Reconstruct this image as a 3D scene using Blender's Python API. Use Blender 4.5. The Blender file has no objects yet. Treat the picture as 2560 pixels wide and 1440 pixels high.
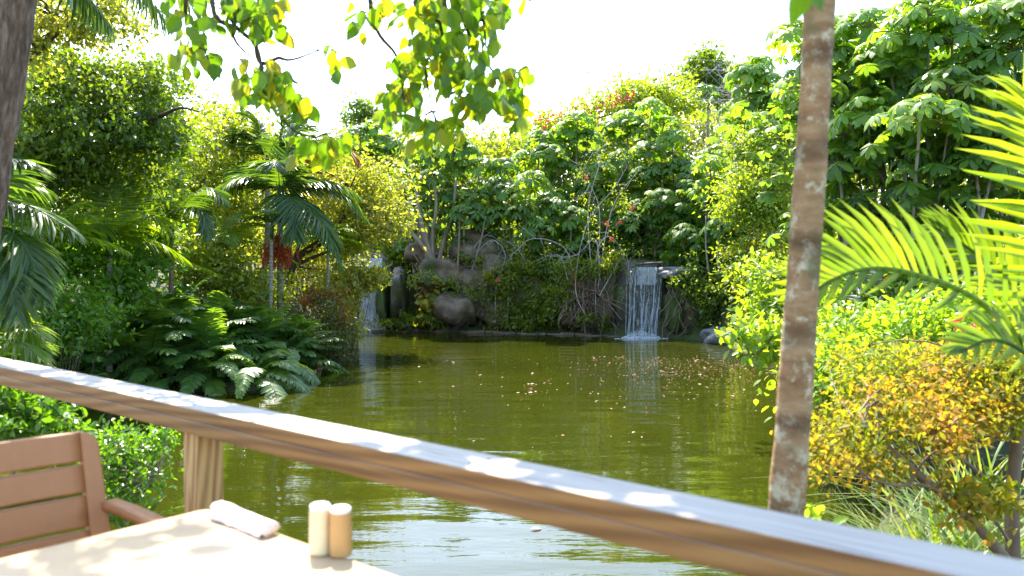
import bpy, bmesh, math
import numpy as np
from mathutils import Matrix, Vector

# ------------------------------------------------------------------ camera, sky, sun, exposure
scene = bpy.context.scene
col = scene.collection
F_PX, CX, CY = 2100.0, 1280.0, 720.0          # focal length and centre in photograph pixels
CAM_Z, PITCH = 2.4, math.atan(65.0 / 2100.0)
SUN_AZ, SUN_EL = math.radians(-14), math.radians(53)

cam_d = bpy.data.cameras.new('camera')
cam_d.sensor_width = 36.0
cam_d.lens = 36.0 * F_PX / 2560.0
cam_d.clip_start, cam_d.clip_end = 0.05, 2000.0
cam_d.dof.use_dof = True
cam_d.dof.focus_distance = 22.0
cam_d.dof.aperture_fstop = 3.2
cam = bpy.data.objects.new('camera', cam_d)
cam.location = (0, 0, CAM_Z)
cam.rotation_euler = (math.pi / 2 - PITCH, 0, 0)
col.objects.link(cam)
scene.camera = cam

world = bpy.data.worlds.new('World')
scene.world = world
world.use_nodes = True
wn = world.node_tree.nodes
sky = wn.new('ShaderNodeTexSky')
sky.sky_type = 'NISHITA'
sky.sun_disc = False
sky.sun_elevation = SUN_EL
sky.sun_rotation = SUN_AZ % (2 * math.pi)
sky.air_density, sky.dust_density, sky.ozone_density = 1.0, 1.2, 1.2
wn['Background'].inputs['Strength'].default_value = 0.15
world.node_tree.links.new(sky.outputs['Color'], wn['Background'].inputs['Color'])

sun_d = bpy.data.lights.new('sun', 'SUN')
sun_d.energy = 3.6
sun_d.angle = math.radians(0.53)
sun_d.color = (1.0, 0.93, 0.80)
sun = bpy.data.objects.new('sun', sun_d)
SUN = np.array([math.sin(SUN_AZ) * math.cos(SUN_EL), math.cos(SUN_AZ) * math.cos(SUN_EL), math.sin(SUN_EL)])
sun.rotation_euler = Vector(-SUN).to_track_quat('-Z', 'Y').to_euler()
sun.location = (0, 20, 30)
col.objects.link(sun)

vs = scene.view_settings
vs.view_transform = 'Standard'
vs.look = 'None'
vs.gamma = 1.0
vs.use_curve_mapping = False
vs.exposure = 2.35
cy = scene.cycles
cy.use_denoising = True
cy.max_bounces, cy.diffuse_bounces, cy.glossy_bounces = 8, 4, 4
cy.transmission_bounces, cy.transparent_max_bounces = 5, 12
cy.sample_clamp_indirect = 6.0
cy.caustics_reflective = cy.caustics_refractive = False

# ------------------------------------------------------------------ helpers
def P(px, py, d):
    """photograph pixel at distance d (metres ahead of the camera) -> world point"""
    x, z = (px - CX) / F_PX, -(py - CY) / F_PX
    c, s = math.cos(PITCH), math.sin(PITCH)
    y2, z2 = c + s * z, -s + c * z
    k = d / y2
    return np.array([x * k, d, CAM_Z + z2 * k])

def G(px, py, z=0.0):
    x, zz = (px - CX) / F_PX, -(py - CY) / F_PX
    c, s = math.cos(PITCH), math.sin(PITCH)
    y2, z2 = c + s * zz, -s + c * zz
    k = (z - CAM_Z) / z2
    return np.array([x * k, y2 * k, z])

def nrm(a):
    a = np.asarray(a, float)
    return a / np.maximum(np.linalg.norm(a, axis=-1, keepdims=True), 1e-9)

def RNG(s):
    return np.random.default_rng(s)

class Geo:
    def __init__(self):
        self.V, self.F, self.n = [], [], 0
    def add(self, V, *faces):
        V = np.asarray(V, float).reshape(-1, 3)
        for f in faces:
            f = np.asarray(f, np.int64)
            if f.size:
                self.F.append(f + self.n)
        self.V.append(V)
        self.n += len(V)
        return self
    def join(self, g):
        for f in g.F:
            self.F.append(f + self.n)
        self.V += g.V
        self.n += g.n
        return self
    def mesh(self, name, mat, origin=(0, 0, 0), smooth=False):
        me = bpy.data.meshes.new(name)
        V = np.concatenate(self.V) - np.asarray(origin, float)
        tot = np.concatenate([np.full(len(f), f.shape[1]) for f in self.F])
        idx = np.concatenate([f.ravel() for f in self.F])
        start = np.concatenate([[0], np.cumsum(tot)[:-1]])
        me.vertices.add(len(V)); me.vertices.foreach_set('co', V.astype(np.float32).ravel())
        me.loops.add(len(idx)); me.loops.foreach_set('vertex_index', idx.astype(np.int32))
        me.polygons.add(len(tot)); me.polygons.foreach_set('loop_start', start.astype(np.int32))
        if smooth:
            me.polygons.foreach_set('use_smooth', np.ones(len(tot), bool))
        me.update(calc_edges=True)
        me.validate()
        if mat is not None:
            me.materials.append(mat)
        return me

class Thing:
    def __init__(self, name, label, cat, loc, group=None, kind=None):
        o = bpy.data.objects.new(name, None)
        o.empty_display_size = 0.1
        col.objects.link(o)
        o.location = tuple(float(v) for v in loc)
        o['label'] = label
        o['category'] = cat
        if group: o['group'] = group
        if kind: o['kind'] = kind
        self.o, self.loc = o, np.asarray(loc, float)
    def part(self, name, geo, mat, smooth=False, kind=None, parent=None, label=None):
        me = geo.mesh(name, mat, self.loc, smooth)
        o = bpy.data.objects.new(name, me)
        col.objects.link(o)
        o.parent = parent or self.o
        if kind: o['kind'] = kind
        if label: o['label'] = label
        return o
    def inst(self, name, me, pos, R, s, parent=None):
        o = bpy.data.objects.new(name, me)
        col.objects.link(o)
        o.parent = parent or self.o
        M = np.eye(4)
        M[:3, :3] = np.asarray(R) * s
        M[:3, 3] = np.asarray(pos) - self.loc
        o.matrix_local = Matrix(M.tolist())
        return o

def single(name, geo, mat, label=None, cat=None, group=None, kind=None, origin=(0, 0, 0), smooth=False):
    me = geo.mesh(name, mat, origin, smooth)
    o = bpy.data.objects.new(name, me)
    col.objects.link(o)
    o.location = tuple(float(v) for v in origin)
    if label: o['label'] = label
    if cat: o['category'] = cat
    if group: o['group'] = group
    if kind: o['kind'] = kind
    return o

def frames(axis, normal):
    """rotation matrices (N,3,3): columns = axis(x), side(y), normal(z)"""
    a = nrm(axis)
    n = np.asarray(normal, float)
    n = nrm(n - a * np.sum(a * n, -1, keepdims=True))
    s = np.cross(n, a)
    return np.stack([a, s, n], -1)

def scatter(T, pos, R, sc):
    """copy template T=(verts, [faces]) to every frame"""
    Vt, Ft = T
    N, k = len(pos), len(Vt)
    sc = np.asarray(sc, float)
    if sc.ndim == 1: sc = sc[:, None, None]
    elif sc.ndim == 2: sc = sc[:, None, :]
    V = np.einsum('nij,nkj->nki', R, Vt[None] * sc) + pos[:, None, :]
    off = (np.arange(N) * k)[:, None, None]
    g = Geo()
    g.add(V.reshape(-1, 3), *[(f[None] + off).reshape(-1, f.shape[1]) for f in Ft])
    return g

def tube(pts, rad, sides=6, cap=True):
    pts = np.asarray(pts, float)
    n = len(pts)
    rad = np.broadcast_to(np.asarray(rad, float), (n,))
    tan = nrm(np.gradient(pts, axis=0))
    ref = np.array([0.0, 0, 1.0]) if abs(tan[0, 2]) < 0.9 else np.array([1.0, 0, 0])
    a = nrm(np.cross(tan[0], ref))
    A = []
    for t in tan:
        a = nrm(a - t * np.dot(a, t)); A.append(a)
    A = np.array(A); B = np.cross(tan, A)
    th = np.arange(sides) * 2 * math.pi / sides
    V = pts[:, None] + rad[:, None, None] * (np.cos(th)[None, :, None] * A[:, None] + np.sin(th)[None, :, None] * B[:, None])
    i, j = np.meshgrid(np.arange(n - 1), np.arange(sides), indexing='ij')
    q = np.stack([i * sides + j, i * sides + (j + 1) % sides, (i + 1) * sides + (j + 1) % sides, (i + 1) * sides + j], -1).reshape(-1, 4)
    g = Geo()
    if cap:
        g.add(V.reshape(-1, 3), q, np.arange(sides)[::-1][None], (np.arange(sides) + (n - 1) * sides)[None])
    else:
        g.add(V.reshape(-1, 3), q)
    return g

def smooth_path(pts, n=24):
    """Catmull-Rom through the points"""
    pts = np.asarray(pts, float)
    if len(pts) == 2:
        return pts[0] + (pts[1] - pts[0]) * np.linspace(0, 1, n)[:, None]
    Q = np.vstack([2 * pts[0] - pts[1], pts, 2 * pts[-1] - pts[-2]])
    u = np.linspace(0, len(pts) - 1 - 1e-6, n)
    i = u.astype(int); t = (u - i)[:, None]
    p0, p1, p2, p3 = Q[i], Q[i + 1], Q[i + 2], Q[i + 3]
    return 0.5 * (2 * p1 + (p2 - p0) * t + (2 * p0 - 5 * p1 + 4 * p2 - p3) * t ** 2 + (3 * p1 - p0 - 3 * p2 + p3) * t ** 3)

def bezier(a, b, c, n=10):
    t = np.linspace(0, 1, n)[:, None]
    return (1 - t) ** 2 * a + 2 * t * (1 - t) * b + t * t * c

def vnoise(x, y, s=0):
    """smooth value noise on arrays"""
    def h(i, j):
        v = np.sin(i * 127.1 + j * 311.7 + s * 74.7) * 43758.5453
        return v - np.floor(v)
    xi, yi = np.floor(x), np.floor(y)
    fx, fy = x - xi, y - yi
    fx, fy = fx * fx * (3 - 2 * fx), fy * fy * (3 - 2 * fy)
    return (h(xi, yi) * (1 - fx) + h(xi + 1, yi) * fx) * (1 - fy) + (h(xi, yi + 1) * (1 - fx) + h(xi + 1, yi + 1) * fx) * fy

def sstep(a, b, x):
    t = np.clip((x - a) / (b - a), 0, 1)
    return t * t * (3 - 2 * t)

def box(lo, hi, M=None, bev=0.0):
    bm = bmesh.new()
    bmesh.ops.create_cube(bm, size=1)
    lo, hi = np.asarray(lo, float), np.asarray(hi, float)
    for v in bm.verts:
        v.co = Vector(((lo + hi) / 2 + (hi - lo) * np.array(v.co)).tolist())
    if bev:
        bmesh.ops.bevel(bm, geom=bm.edges[:], offset=bev, segments=3, profile=0.6, affect='EDGES')
    return from_bm(bm, M)

def from_bm(bm, M=None):
    bm.verts.index_update()
    V = np.array([v.co[:] for v in bm.verts])
    if M is not None:
        V = V @ np.asarray(M)[:3, :3].T + np.asarray(M)[:3, 3]
    by = {}
    for f in bm.faces:
        by.setdefault(len(f.verts), []).append([v.index for v in f.verts])
    bm.free()
    return Geo().add(V, *[np.array(v) for v in by.values()])

# ------------------------------------------------------------------ materials
def new_mat(name):
    m = bpy.data.materials.new(name)
    m.use_nodes = True
    nt = m.node_tree
    nt.nodes.clear()
    out = nt.nodes.new('ShaderNodeOutputMaterial')
    return m, nt, out

def nd(nt, typ, **kw):
    n = nt.nodes.new(typ)
    for k, v in kw.items():
        if k in n.inputs: n.inputs[k].default_value = v
        else: setattr(n, k, v)
    return n

def ramp(nt, stops, fac):
    r = nt.nodes.new('ShaderNodeValToRGB')
    e = r.color_ramp.elements
    while len(e) < len(stops): e.new(0.5)
    for el, (p, c) in zip(e, stops):
        el.position = p
        el.color = (*c, 1)
    nt.links.new(fac, r.inputs['Fac'])
    return r

def math_n(nt, op, a, b=None):
    n = nt.nodes.new('ShaderNodeMath'); n.operation = op
    for i, v in enumerate((a, b)):
        if v is None: continue
        if isinstance(v, (int, float)): n.inputs[i].default_value = v
        else: nt.links.new(v, n.inputs[i])
    return n.outputs[0]

def leaf_mat(name, cols, trans=(1.7, 1.5, 0.35), tmix=0.45, rough=0.38, nscale=0.8, spec=0.5, patch=0.5):
    """leaf blade: varied from leaf to leaf and from bough to bough, lets sunlight through"""
    m, nt, out = new_mat(name)
    L = nt.links.new
    geo = nd(nt, 'ShaderNodeNewGeometry')
    oi = nd(nt, 'ShaderNodeObjectInfo')
    r = math_n(nt, 'FRACT', math_n(nt, 'ADD', geo.outputs['Random Per Island'], oi.outputs['Random']))
    noise = nd(nt, 'ShaderNodeTexNoise', Scale=nscale, Detail=2.0)
    L(geo.outputs['Position'], noise.inputs['Vector'])
    f = math_n(nt, 'ADD', math_n(nt, 'MULTIPLY', r, 1 - patch), math_n(nt, 'MULTIPLY', math_n(nt, 'SUBTRACT', math_n(nt, 'MULTIPLY', noise.outputs['Fac'], 2.4), 0.7), patch))
    k = len(cols) - 1
    cr = ramp(nt, [(i / k, c) for i, c in enumerate(cols)], f)
    p = nd(nt, 'ShaderNodeBsdfPrincipled', Roughness=rough)
    p.inputs['Specular IOR Level'].default_value = spec
    L(cr.outputs['Color'], p.inputs['Base Color'])
    mul = nd(nt, 'ShaderNodeMix', data_type='RGBA', blend_type='MULTIPLY')
    mul.inputs[0].default_value = 1.0
    L(cr.outputs['Color'], mul.inputs[6])
    mul.inputs[7].default_value = (*trans, 1)
    t = nd(nt, 'ShaderNodeBsdfTranslucent')
    L(mul.outputs[2], t.inputs['Color'])
    mx = nd(nt, 'ShaderNodeMixShader', Fac=tmix)
    L(p.outputs[0], mx.inputs[1]); L(t.outputs[0], mx.inputs[2])
    L(mx.outputs[0], out.inputs['Surface'])
    return m

def bark_mat(name, cols, scale=6.0, stretch=(1, 1, 0.25), bump=0.4, lichen=None, rough=0.85, rings=0.0):
    m, nt, out = new_mat(name)
    L = nt.links.new
    tc = nd(nt, 'ShaderNodeTexCoord')
    mp = nd(nt, 'ShaderNodeMapping'); mp.inputs['Scale'].default_value = stretch
    L(tc.outputs['Object'], mp.inputs['Vector'])
    n1 = nd(nt, 'ShaderNodeTexNoise', Scale=scale, Detail=6.0, Roughness=0.65)
    L(mp.outputs[0], n1.inputs['Vector'])
    cr = ramp(nt, [(0.25 + 0.5 * i / (len(cols) - 1), c) for i, c in enumerate(cols)], n1.outputs['Fac'])
    colour = cr.outputs['Color']
    if lichen:
        n2 = nd(nt, 'ShaderNodeTexNoise', Scale=13.0, Detail=7.0, Roughness=0.75)
        L(tc.outputs['Object'], n2.inputs['Vector'])
        mask = ramp(nt, [(0.52, (0, 0, 0)), (0.62, (1, 1, 1))], n2.outputs['Fac'])
        mx = nd(nt, 'ShaderNodeMix', data_type='RGBA')
        L(mask.outputs['Color'], mx.inputs[0]); L(colour, mx.inputs[6]); mx.inputs[7].default_value = (*lichen[0], 1)
        n3 = nd(nt, 'ShaderNodeTexNoise', Scale=4.5, Detail=4.0, Roughness=0.6)
        L(tc.outputs['Object'], n3.inputs['Vector'])
        mask3 = ramp(nt, [(0.56, (0, 0, 0)), (0.66, (0.8, 0.8, 0.8))], n3.outputs['Fac'])
        mx3 = nd(nt, 'ShaderNodeMix', data_type='RGBA')
        L(mask3.outputs['Color'], mx3.inputs[0]); L(mx.outputs[2], mx3.inputs[6]); mx3.inputs[7].default_value = (*lichen[1], 1)
        colour = mx3.outputs[2]
    if rings:
        w = nd(nt, 'ShaderNodeTexWave', Scale=rings, Distortion=2.5, Detail=3.0)
        w.bands_direction = 'Z'
        w.inputs['Detail Scale'].default_value = 2.0
        L(tc.outputs['Object'], w.inputs['Vector'])
        rm = ramp(nt, [(0.0, (0.6, 0.6, 0.6)), (0.22, (1, 1, 1))], w.outputs['Fac'])
        mr = nd(nt, 'ShaderNodeMix', data_type='RGBA', blend_type='MULTIPLY'); mr.inputs[0].default_value = 1.0
        L(colour, mr.inputs[6]); L(rm.outputs['Color'], mr.inputs[7])
        colour = mr.outputs[2]
    p = nd(nt, 'ShaderNodeBsdfPrincipled', Roughness=rough)
    p.inputs['Specular IOR Level'].default_value = 0.25
    L(colour, p.inputs['Base Color'])
    b = nd(nt, 'ShaderNodeBump', Strength=bump, Distance=0.02)
    L(n1.outputs['Fac'], b.inputs['Height']); L(b.outputs[0], p.inputs['Normal'])
    L(p.outputs[0], out.inputs['Surface'])
    return m

def wood_mat(name, c_dark, c_light, grey_top=None, grain=60.0, rough=0.6):
    """sawn timber, grain along local X"""
    m, nt, out = new_mat(name)
    L = nt.links.new
    tc = nd(nt, 'ShaderNodeTexCoord')
    oi = nd(nt, 'ShaderNodeObjectInfo')
    add = nd(nt, 'ShaderNodeVectorMath', operation='ADD')
    L(tc.outputs['Object'], add.inputs[0])
    sc = nd(nt, 'ShaderNodeVectorMath', operation='SCALE'); sc.inputs[0].default_value = (3.1, 1.7, 2.3)
    L(oi.outputs['Random'], sc.inputs['Scale']); L(sc.outputs[0], add.inputs[1])
    mp = nd(nt, 'ShaderNodeMapping'); mp.inputs['Scale'].default_value = (0.045, 1, 1)
    L(add.outputs[0], mp.inputs['Vector'])
    n1 = nd(nt, 'ShaderNodeTexNoise', Scale=grain, Detail=5.0, Roughness=0.55, Distortion=0.6)
    L(mp.outputs[0], n1.inputs['Vector'])
    mp2 = nd(nt, 'ShaderNodeMapping'); mp2.inputs['Scale'].default_value = (0.10, 1, 1)
    L(add.outputs[0], mp2.inputs['Vector'])
    w = nd(nt, 'ShaderNodeTexWave', Scale=grain * 0.30, Distortion=7.0, Detail=2.0)
    w.bands_direction = 'DIAGONAL'
    w.inputs['Detail Scale'].default_value = 0.6
    L(mp2.outputs[0], w.inputs['Vector'])
    mixf = math_n(nt, 'ADD', math_n(nt, 'MULTIPLY', n1.outputs['Fac'], 0.6), math_n(nt, 'MULTIPLY', w.outputs['Fac'], 0.4))
    cr = ramp(nt, [(0.25, c_dark), (0.7, c_light)], mixf)
    # knots
    mp3 = nd(nt, 'ShaderNodeMapping'); mp3.inputs['Scale'].default_value = (0.6, 1, 1)
    L(add.outputs[0], mp3.inputs['Vector'])
    vo = nd(nt, 'ShaderNodeTexVoronoi', Scale=5.5)
    L(mp3.outputs[0], vo.inputs['Vector'])
    kn = ramp(nt, [(0.035, (0.30, 0.22, 0.15)), (0.085, (1, 1, 1))], vo.outputs['Distance'])
    mk = nd(nt, 'ShaderNodeMix', data_type='RGBA', blend_type='MULTIPLY'); mk.inputs[0].default_value = 0.9
    L(cr.outputs['Color'], mk.inputs[6]); L(kn.outputs['Color'], mk.inputs[7])
    colour = mk.outputs[2]
    if grey_top:                                  # upper face bleached by weather
        g = nd(nt, 'ShaderNodeNewGeometry')
        sx = nd(nt, 'ShaderNodeSeparateXYZ'); L(g.outputs['True Normal'], sx.inputs[0])
        up = ramp(nt, [(0.75, (0, 0, 0)), (0.95, (1, 1, 1))], sx.outputs['Z'])
        gr = ramp(nt, [(0.3, grey_top[0]), (0.68, grey_top[1])], n1.outputs['Fac'])
        mg = nd(nt, 'ShaderNodeMix', data_type='RGBA')
        L(up.outputs['Color'], mg.inputs[0]); L(colour, mg.inputs[6]); L(gr.outputs['Color'], mg.inputs[7])
        mk2 = nd(nt, 'ShaderNodeMix', data_type='RGBA', blend_type='MULTIPLY'); mk2.inputs[0].default_value = 0.5
        L(mg.outputs[2], mk2.inputs[6]); L(kn.outputs['Color'], mk2.inputs[7])
        colour = mk2.outputs[2]
    p = nd(nt, 'ShaderNodeBsdfPrincipled', Roughness=rough)
    p.inputs['Specular IOR Level'].default_value = 0.35
    L(colour, p.inputs['Base Color'])
    b = nd(nt, 'ShaderNodeBump', Strength=0.15, Distance=0.003)
    L(n1.outputs['Fac'], b.inputs['Height']); L(b.outputs[0], p.inputs['Normal'])
    L(p.outputs[0], out.inputs['Surface'])
    return m

def plain_mat(name, c, rough=0.5, var=0.12, nscale=8.0, bump=0.1, spec=0.4, sss=0.0):
    m, nt, out = new_mat(name)
    L = nt.links.new
    tc = nd(nt, 'ShaderNodeTexCoord')
    n1 = nd(nt, 'ShaderNodeTexNoise', Scale=nscale, Detail=5.0, Roughness=0.6)
    L(tc.outputs['Object'], n1.inputs['Vector'])
    lo = tuple(v * (1 - var) for v in c); hi = tuple(min(1, v * (1 + var)) for v in c)
    cr = ramp(nt, [(0.3, lo), (0.7, hi)], n1.outputs['Fac'])
    p = nd(nt, 'ShaderNodeBsdfPrincipled', Roughness=rough)
    p.inputs['Specular IOR Level'].default_value = spec
    L(cr.outputs['Color'], p.inputs['Base Color'])
    b = nd(nt, 'ShaderNodeBump', Strength=bump, Distance=0.003)
    L(n1.outputs['Fac'], b.inputs['Height']); L(b.outputs[0], p.inputs['Normal'])
    L(p.outputs[0], out.inputs['Surface'])
    return m

def rock_mat(name, cols, moss=0.3, rough=0.8):
    m, nt, out = new_mat(name)
    L = nt.links.new
    geo = nd(nt, 'ShaderNodeNewGeometry')
    n1 = nd(nt, 'ShaderNodeTexNoise', Scale=1.6, Detail=9.0, Roughness=0.68)
    L(geo.outputs['Position'], n1.inputs['Vector'])
    cr = ramp(nt, [(0.28 + 0.44 * i / (len(cols) - 1), c) for i, c in enumerate(cols)], n1.outputs['Fac'])
    n2 = nd(nt, 'ShaderNodeTexNoise', Scale=0.9, Detail=6.0, Roughness=0.7)
    L(geo.outputs['Position'], n2.inputs['Vector'])
    mk = ramp(nt, [(0.62 - moss * 0.4, (0, 0, 0)), (0.74 - moss * 0.4, (1, 1, 1))], n2.outputs['Fac'])
    mx = nd(nt, 'ShaderNodeMix', data_type='RGBA')
    L(mk.outputs['Color'], mx.inputs[0]); L(cr.outputs['Color'], mx.inputs[6]); mx.inputs[7].default_value = (0.05, 0.075, 0.012, 1)
    p = nd(nt, 'ShaderNodeBsdfPrincipled', Roughness=rough)
    L(mx.outputs[2], p.inputs['Base Color'])
    b = nd(nt, 'ShaderNodeBump', Strength=1.0, Distance=0.12)
    L(n1.outputs['Fac'], b.inputs['Height']); L(b.outputs[0], p.inputs['Normal'])
    L(p.outputs[0], out.inputs['Surface'])
    return m

def water_mat():
    m, nt, out = new_mat('pond_water')
    L = nt.links.new
    geo = nd(nt, 'ShaderNodeNewGeometry')
    # long lazy swell, short ripples, fine crosswise chop
    def wave(scale, sx, sy, detail, rot=0.0):
        mp = nd(nt, 'ShaderNodeMapping'); mp.inputs['Scale'].default_value = (sx, sy, 1); mp.inputs['Rotation'].default_value = (0, 0, rot)
        L(geo.outputs['Position'], mp.inputs['Vector'])
        n = nd(nt, 'ShaderNodeTexNoise', Scale=scale, Detail=detail, Roughness=0.5)
        L(mp.outputs[0], n.inputs['Vector'])
        return n.outputs['Fac']
    h = math_n(nt, 'ADD', math_n(nt, 'MULTIPLY', wave(0.9, 0.45, 1.8, 1.0), 0.024),
               math_n(nt, 'ADD', math_n(nt, 'MULTIPLY', wave(4.0, 0.45, 1.5, 2.0, 0.15), 0.0038),
                      math_n(nt, 'MULTIPLY', wave(14.0, 0.5, 1.4, 2.0, -0.1), 0.0009)))
    b = nd(nt, 'ShaderNodeBump', Strength=1.0, Distance=1.0)
    L(h, b.inputs['Height'])
    n2 = nd(nt, 'ShaderNodeTexNoise', Scale=0.22, Detail=3.0)
    L(geo.outputs['Position'], n2.inputs['Vector'])
    cr = ramp(nt, [(0.3, (0.019, 0.024, 0.002)), (0.7, (0.031, 0.036, 0.003))], n2.outputs['Fac'])
    p = nd(nt, 'ShaderNodeBsdfPrincipled', Roughness=0.0, IOR=1.333)
    L(cr.outputs['Color'], p.inputs['Base Color'])
    L(b.outputs[0], p.inputs['Normal'])
    L(p.outputs[0], out.inputs['Surface'])
    return m

def fall_mat(name, density=0.5, sx=9.0):
    """falling water: bright aerated threads, clear gaps between them"""
    m, nt, out = new_mat(name)
    L = nt.links.new
    tc = nd(nt, 'ShaderNodeTexCoord')
    mp = nd(nt, 'ShaderNodeMapping'); mp.inputs['Scale'].default_value = (sx, sx, 0.5)
    L(tc.outputs['Object'], mp.inputs['Vector'])
    n1 = nd(nt, 'ShaderNodeTexNoise', Scale=1.6, Detail=6.0, Roughness=0.7, Distortion=0.3)
    L(mp.outputs[0], n1.inputs['Vector'])
    mp2 = nd(nt, 'ShaderNodeMapping'); mp2.inputs['Scale'].default_value = (3.2 * sx, 3.2 * sx, 3.5)
    L(tc.outputs['Object'], mp2.inputs['Vector'])
    n2 = nd(nt, 'ShaderNodeTexNoise', Scale=1.3, Detail=4.0, Roughness=0.7)
    L(mp2.outputs[0], n2.inputs['Vector'])
    f = math_n(nt, 'ADD', math_n(nt, 'MULTIPLY', n1.outputs['Fac'], 0.65), math_n(nt, 'MULTIPLY', n2.outputs['Fac'], 0.35))
    al = ramp(nt, [(0.62 - density * 0.3, (0.04, 0.04, 0.04)), (0.80 - density * 0.3, (0.95, 0.95, 0.95))], f)
    p = nd(nt, 'ShaderNodeBsdfPrincipled', Roughness=0.25, IOR=1.333)
    p.inputs['Base Color'].default_value = (0.60, 0.63, 0.67, 1)
    tl = nd(nt, 'ShaderNodeBsdfTranslucent'); tl.inputs['Color'].default_value = (0.75, 0.79, 0.84, 1)
    m1 = nd(nt, 'ShaderNodeMixShader', Fac=0.4)
    L(p.outputs[0], m1.inputs[1]); L(tl.outputs[0], m1.inputs[2])
    tr = nd(nt, 'ShaderNodeBsdfTransparent')
    mx = nd(nt, 'ShaderNodeMixShader')
    L(al.outputs['Color'], mx.inputs[0]); L(tr.outputs[0], mx.inputs[1]); L(m1.outputs[0], mx.inputs[2])
    L(mx.outputs[0], out.inputs['Surface'])
    return m

M = {}
M['umbrella'] = leaf_mat('umbrella_leaf', [(0.036, 0.085, 0.022), (0.065, 0.14, 0.026), (0.105, 0.195, 0.03), (0.18, 0.26, 0.04)], trans=(2.6, 2.2, 0.5), tmix=0.52, rough=0.45, spec=0.35)
M['umbrella_light'] = leaf_mat('umbrella_leaf_sunlit', [(0.07, 0.16, 0.02), (0.11, 0.23, 0.03), (0.17, 0.29, 0.04), (0.27, 0.28, 0.04)], trans=(2.2, 2.0, 0.4), tmix=0.55, rough=0.4)  # brighter copy of the umbrella leaf, sunlight put into its colour
M['small_dark'] = leaf_mat('small_leaf_dark', [(0.030, 0.066, 0.014), (0.062, 0.120, 0.018), (0.108, 0.178, 0.022), (0.175, 0.230, 0.03)], trans=(2.6, 2.2, 0.4), tmix=0.5, rough=0.36)
M['small_yellow'] = leaf_mat('small_leaf_yellow', [(0.11, 0.16, 0.025), (0.19, 0.23, 0.035), (0.28, 0.29, 0.06), (0.38, 0.35, 0.10)], trans=(1.9, 1.75, 0.55), tmix=0.62, rough=0.42)
M['small_mid'] = leaf_mat('small_leaf_mid', [(0.070, 0.115, 0.015), (0.120, 0.180, 0.020), (0.185, 0.235, 0.026), (0.26, 0.27, 0.035)], trans=(2.4, 2.1, 0.4), tmix=0.55, rough=0.38)
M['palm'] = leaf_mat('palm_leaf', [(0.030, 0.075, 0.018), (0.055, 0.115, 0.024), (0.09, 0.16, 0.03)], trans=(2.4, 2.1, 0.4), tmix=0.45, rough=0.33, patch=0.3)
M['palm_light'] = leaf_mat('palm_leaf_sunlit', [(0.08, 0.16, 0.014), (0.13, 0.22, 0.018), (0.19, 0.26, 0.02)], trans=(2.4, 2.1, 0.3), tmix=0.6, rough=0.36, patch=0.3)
M['near_palm'] = leaf_mat('near_palm_leaf', [(0.075, 0.145, 0.014), (0.125, 0.195, 0.018), (0.20, 0.26, 0.024)], trans=(2.1, 2.0, 0.4), tmix=0.58, rough=0.32, patch=0.3)
M['palm_dry'] = leaf_mat('palm_leaf_dry', [(0.10, 0.045, 0.015), (0.17, 0.075, 0.02), (0.22, 0.11, 0.03)], trans=(1.6, 1.2, 0.6), tmix=0.4, rough=0.5)
M['fern'] = leaf_mat('fern_leaf', [(0.034, 0.090, 0.026), (0.065, 0.145, 0.034), (0.11, 0.20, 0.036), (0.18, 0.26, 0.04)], trans=(2.4, 2.1, 0.4), tmix=0.45, rough=0.38)
M['lime'] = leaf_mat('lime_shrub_leaf', [(0.11, 0.20, 0.02), (0.17, 0.28, 0.03), (0.24, 0.34, 0.045), (0.31, 0.35, 0.06)], trans=(2.0, 1.9, 0.4), tmix=0.55, rough=0.4)
M['orange'] = leaf_mat('orange_shrub_leaf', [(0.08, 0.16, 0.015), (0.15, 0.22, 0.02), (0.25, 0.25, 0.025), (0.37, 0.22, 0.04), (0.45, 0.15, 0.06)], trans=(1.8, 1.5, 0.5), tmix=0.55, rough=0.6, spec=0.25, nscale=1.5, patch=0.6)
M['redshrub'] = leaf_mat('rust_shrub_leaf', [(0.07, 0.11, 0.018), (0.13, 0.12, 0.02), (0.28, 0.11, 0.02), (0.38, 0.13, 0.03)], trans=(1.9, 1.5, 0.6), tmix=0.5, rough=0.4, nscale=1.8)
M['olive'] = leaf_mat('olive_shrub_leaf', [(0.035, 0.055, 0.012), (0.065, 0.09, 0.016), (0.11, 0.12, 0.02)], trans=(2.0, 1.7, 0.5), tmix=0.45, rough=0.42)
M['near_shrub'] = leaf_mat('waterside_shrub_leaf', [(0.05, 0.13, 0.014), (0.09, 0.20, 0.018), (0.14, 0.26, 0.022)], trans=(2.2, 2.0, 0.4), tmix=0.5, rough=0.30)
M['canopy'] = leaf_mat('hanging_leaf', [(0.05, 0.12, 0.012), (0.08, 0.16, 0.014), (0.11, 0.20, 0.016), (0.17, 0.23, 0.02), (0.26, 0.20, 0.03)], trans=(2.1, 2.1, 0.35), tmix=0.56, rough=0.36, patch=0.2)
M['croton'] = leaf_mat('croton_leaf', [(0.04, 0.11, 0.015), (0.13, 0.18, 0.015), (0.36, 0.29, 0.015), (0.44, 0.34, 0.02)], trans=(1.7, 1.6, 0.5), tmix=0.4, rough=0.36, nscale=2.0)
M['strap'] = leaf_mat('strap_leaf', [(0.04, 0.11, 0.014), (0.08, 0.18, 0.018), (0.14, 0.24, 0.03)], trans=(2.2, 2.0, 0.4), tmix=0.45, rough=0.36)
M['grass'] = leaf_mat('grass_blade', [(0.05, 0.11, 0.014), (0.10, 0.18, 0.02), (0.18, 0.23, 0.05), (0.27, 0.27, 0.11)], trans=(2.0, 1.8, 0.5), tmix=0.45, rough=0.42)
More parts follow.
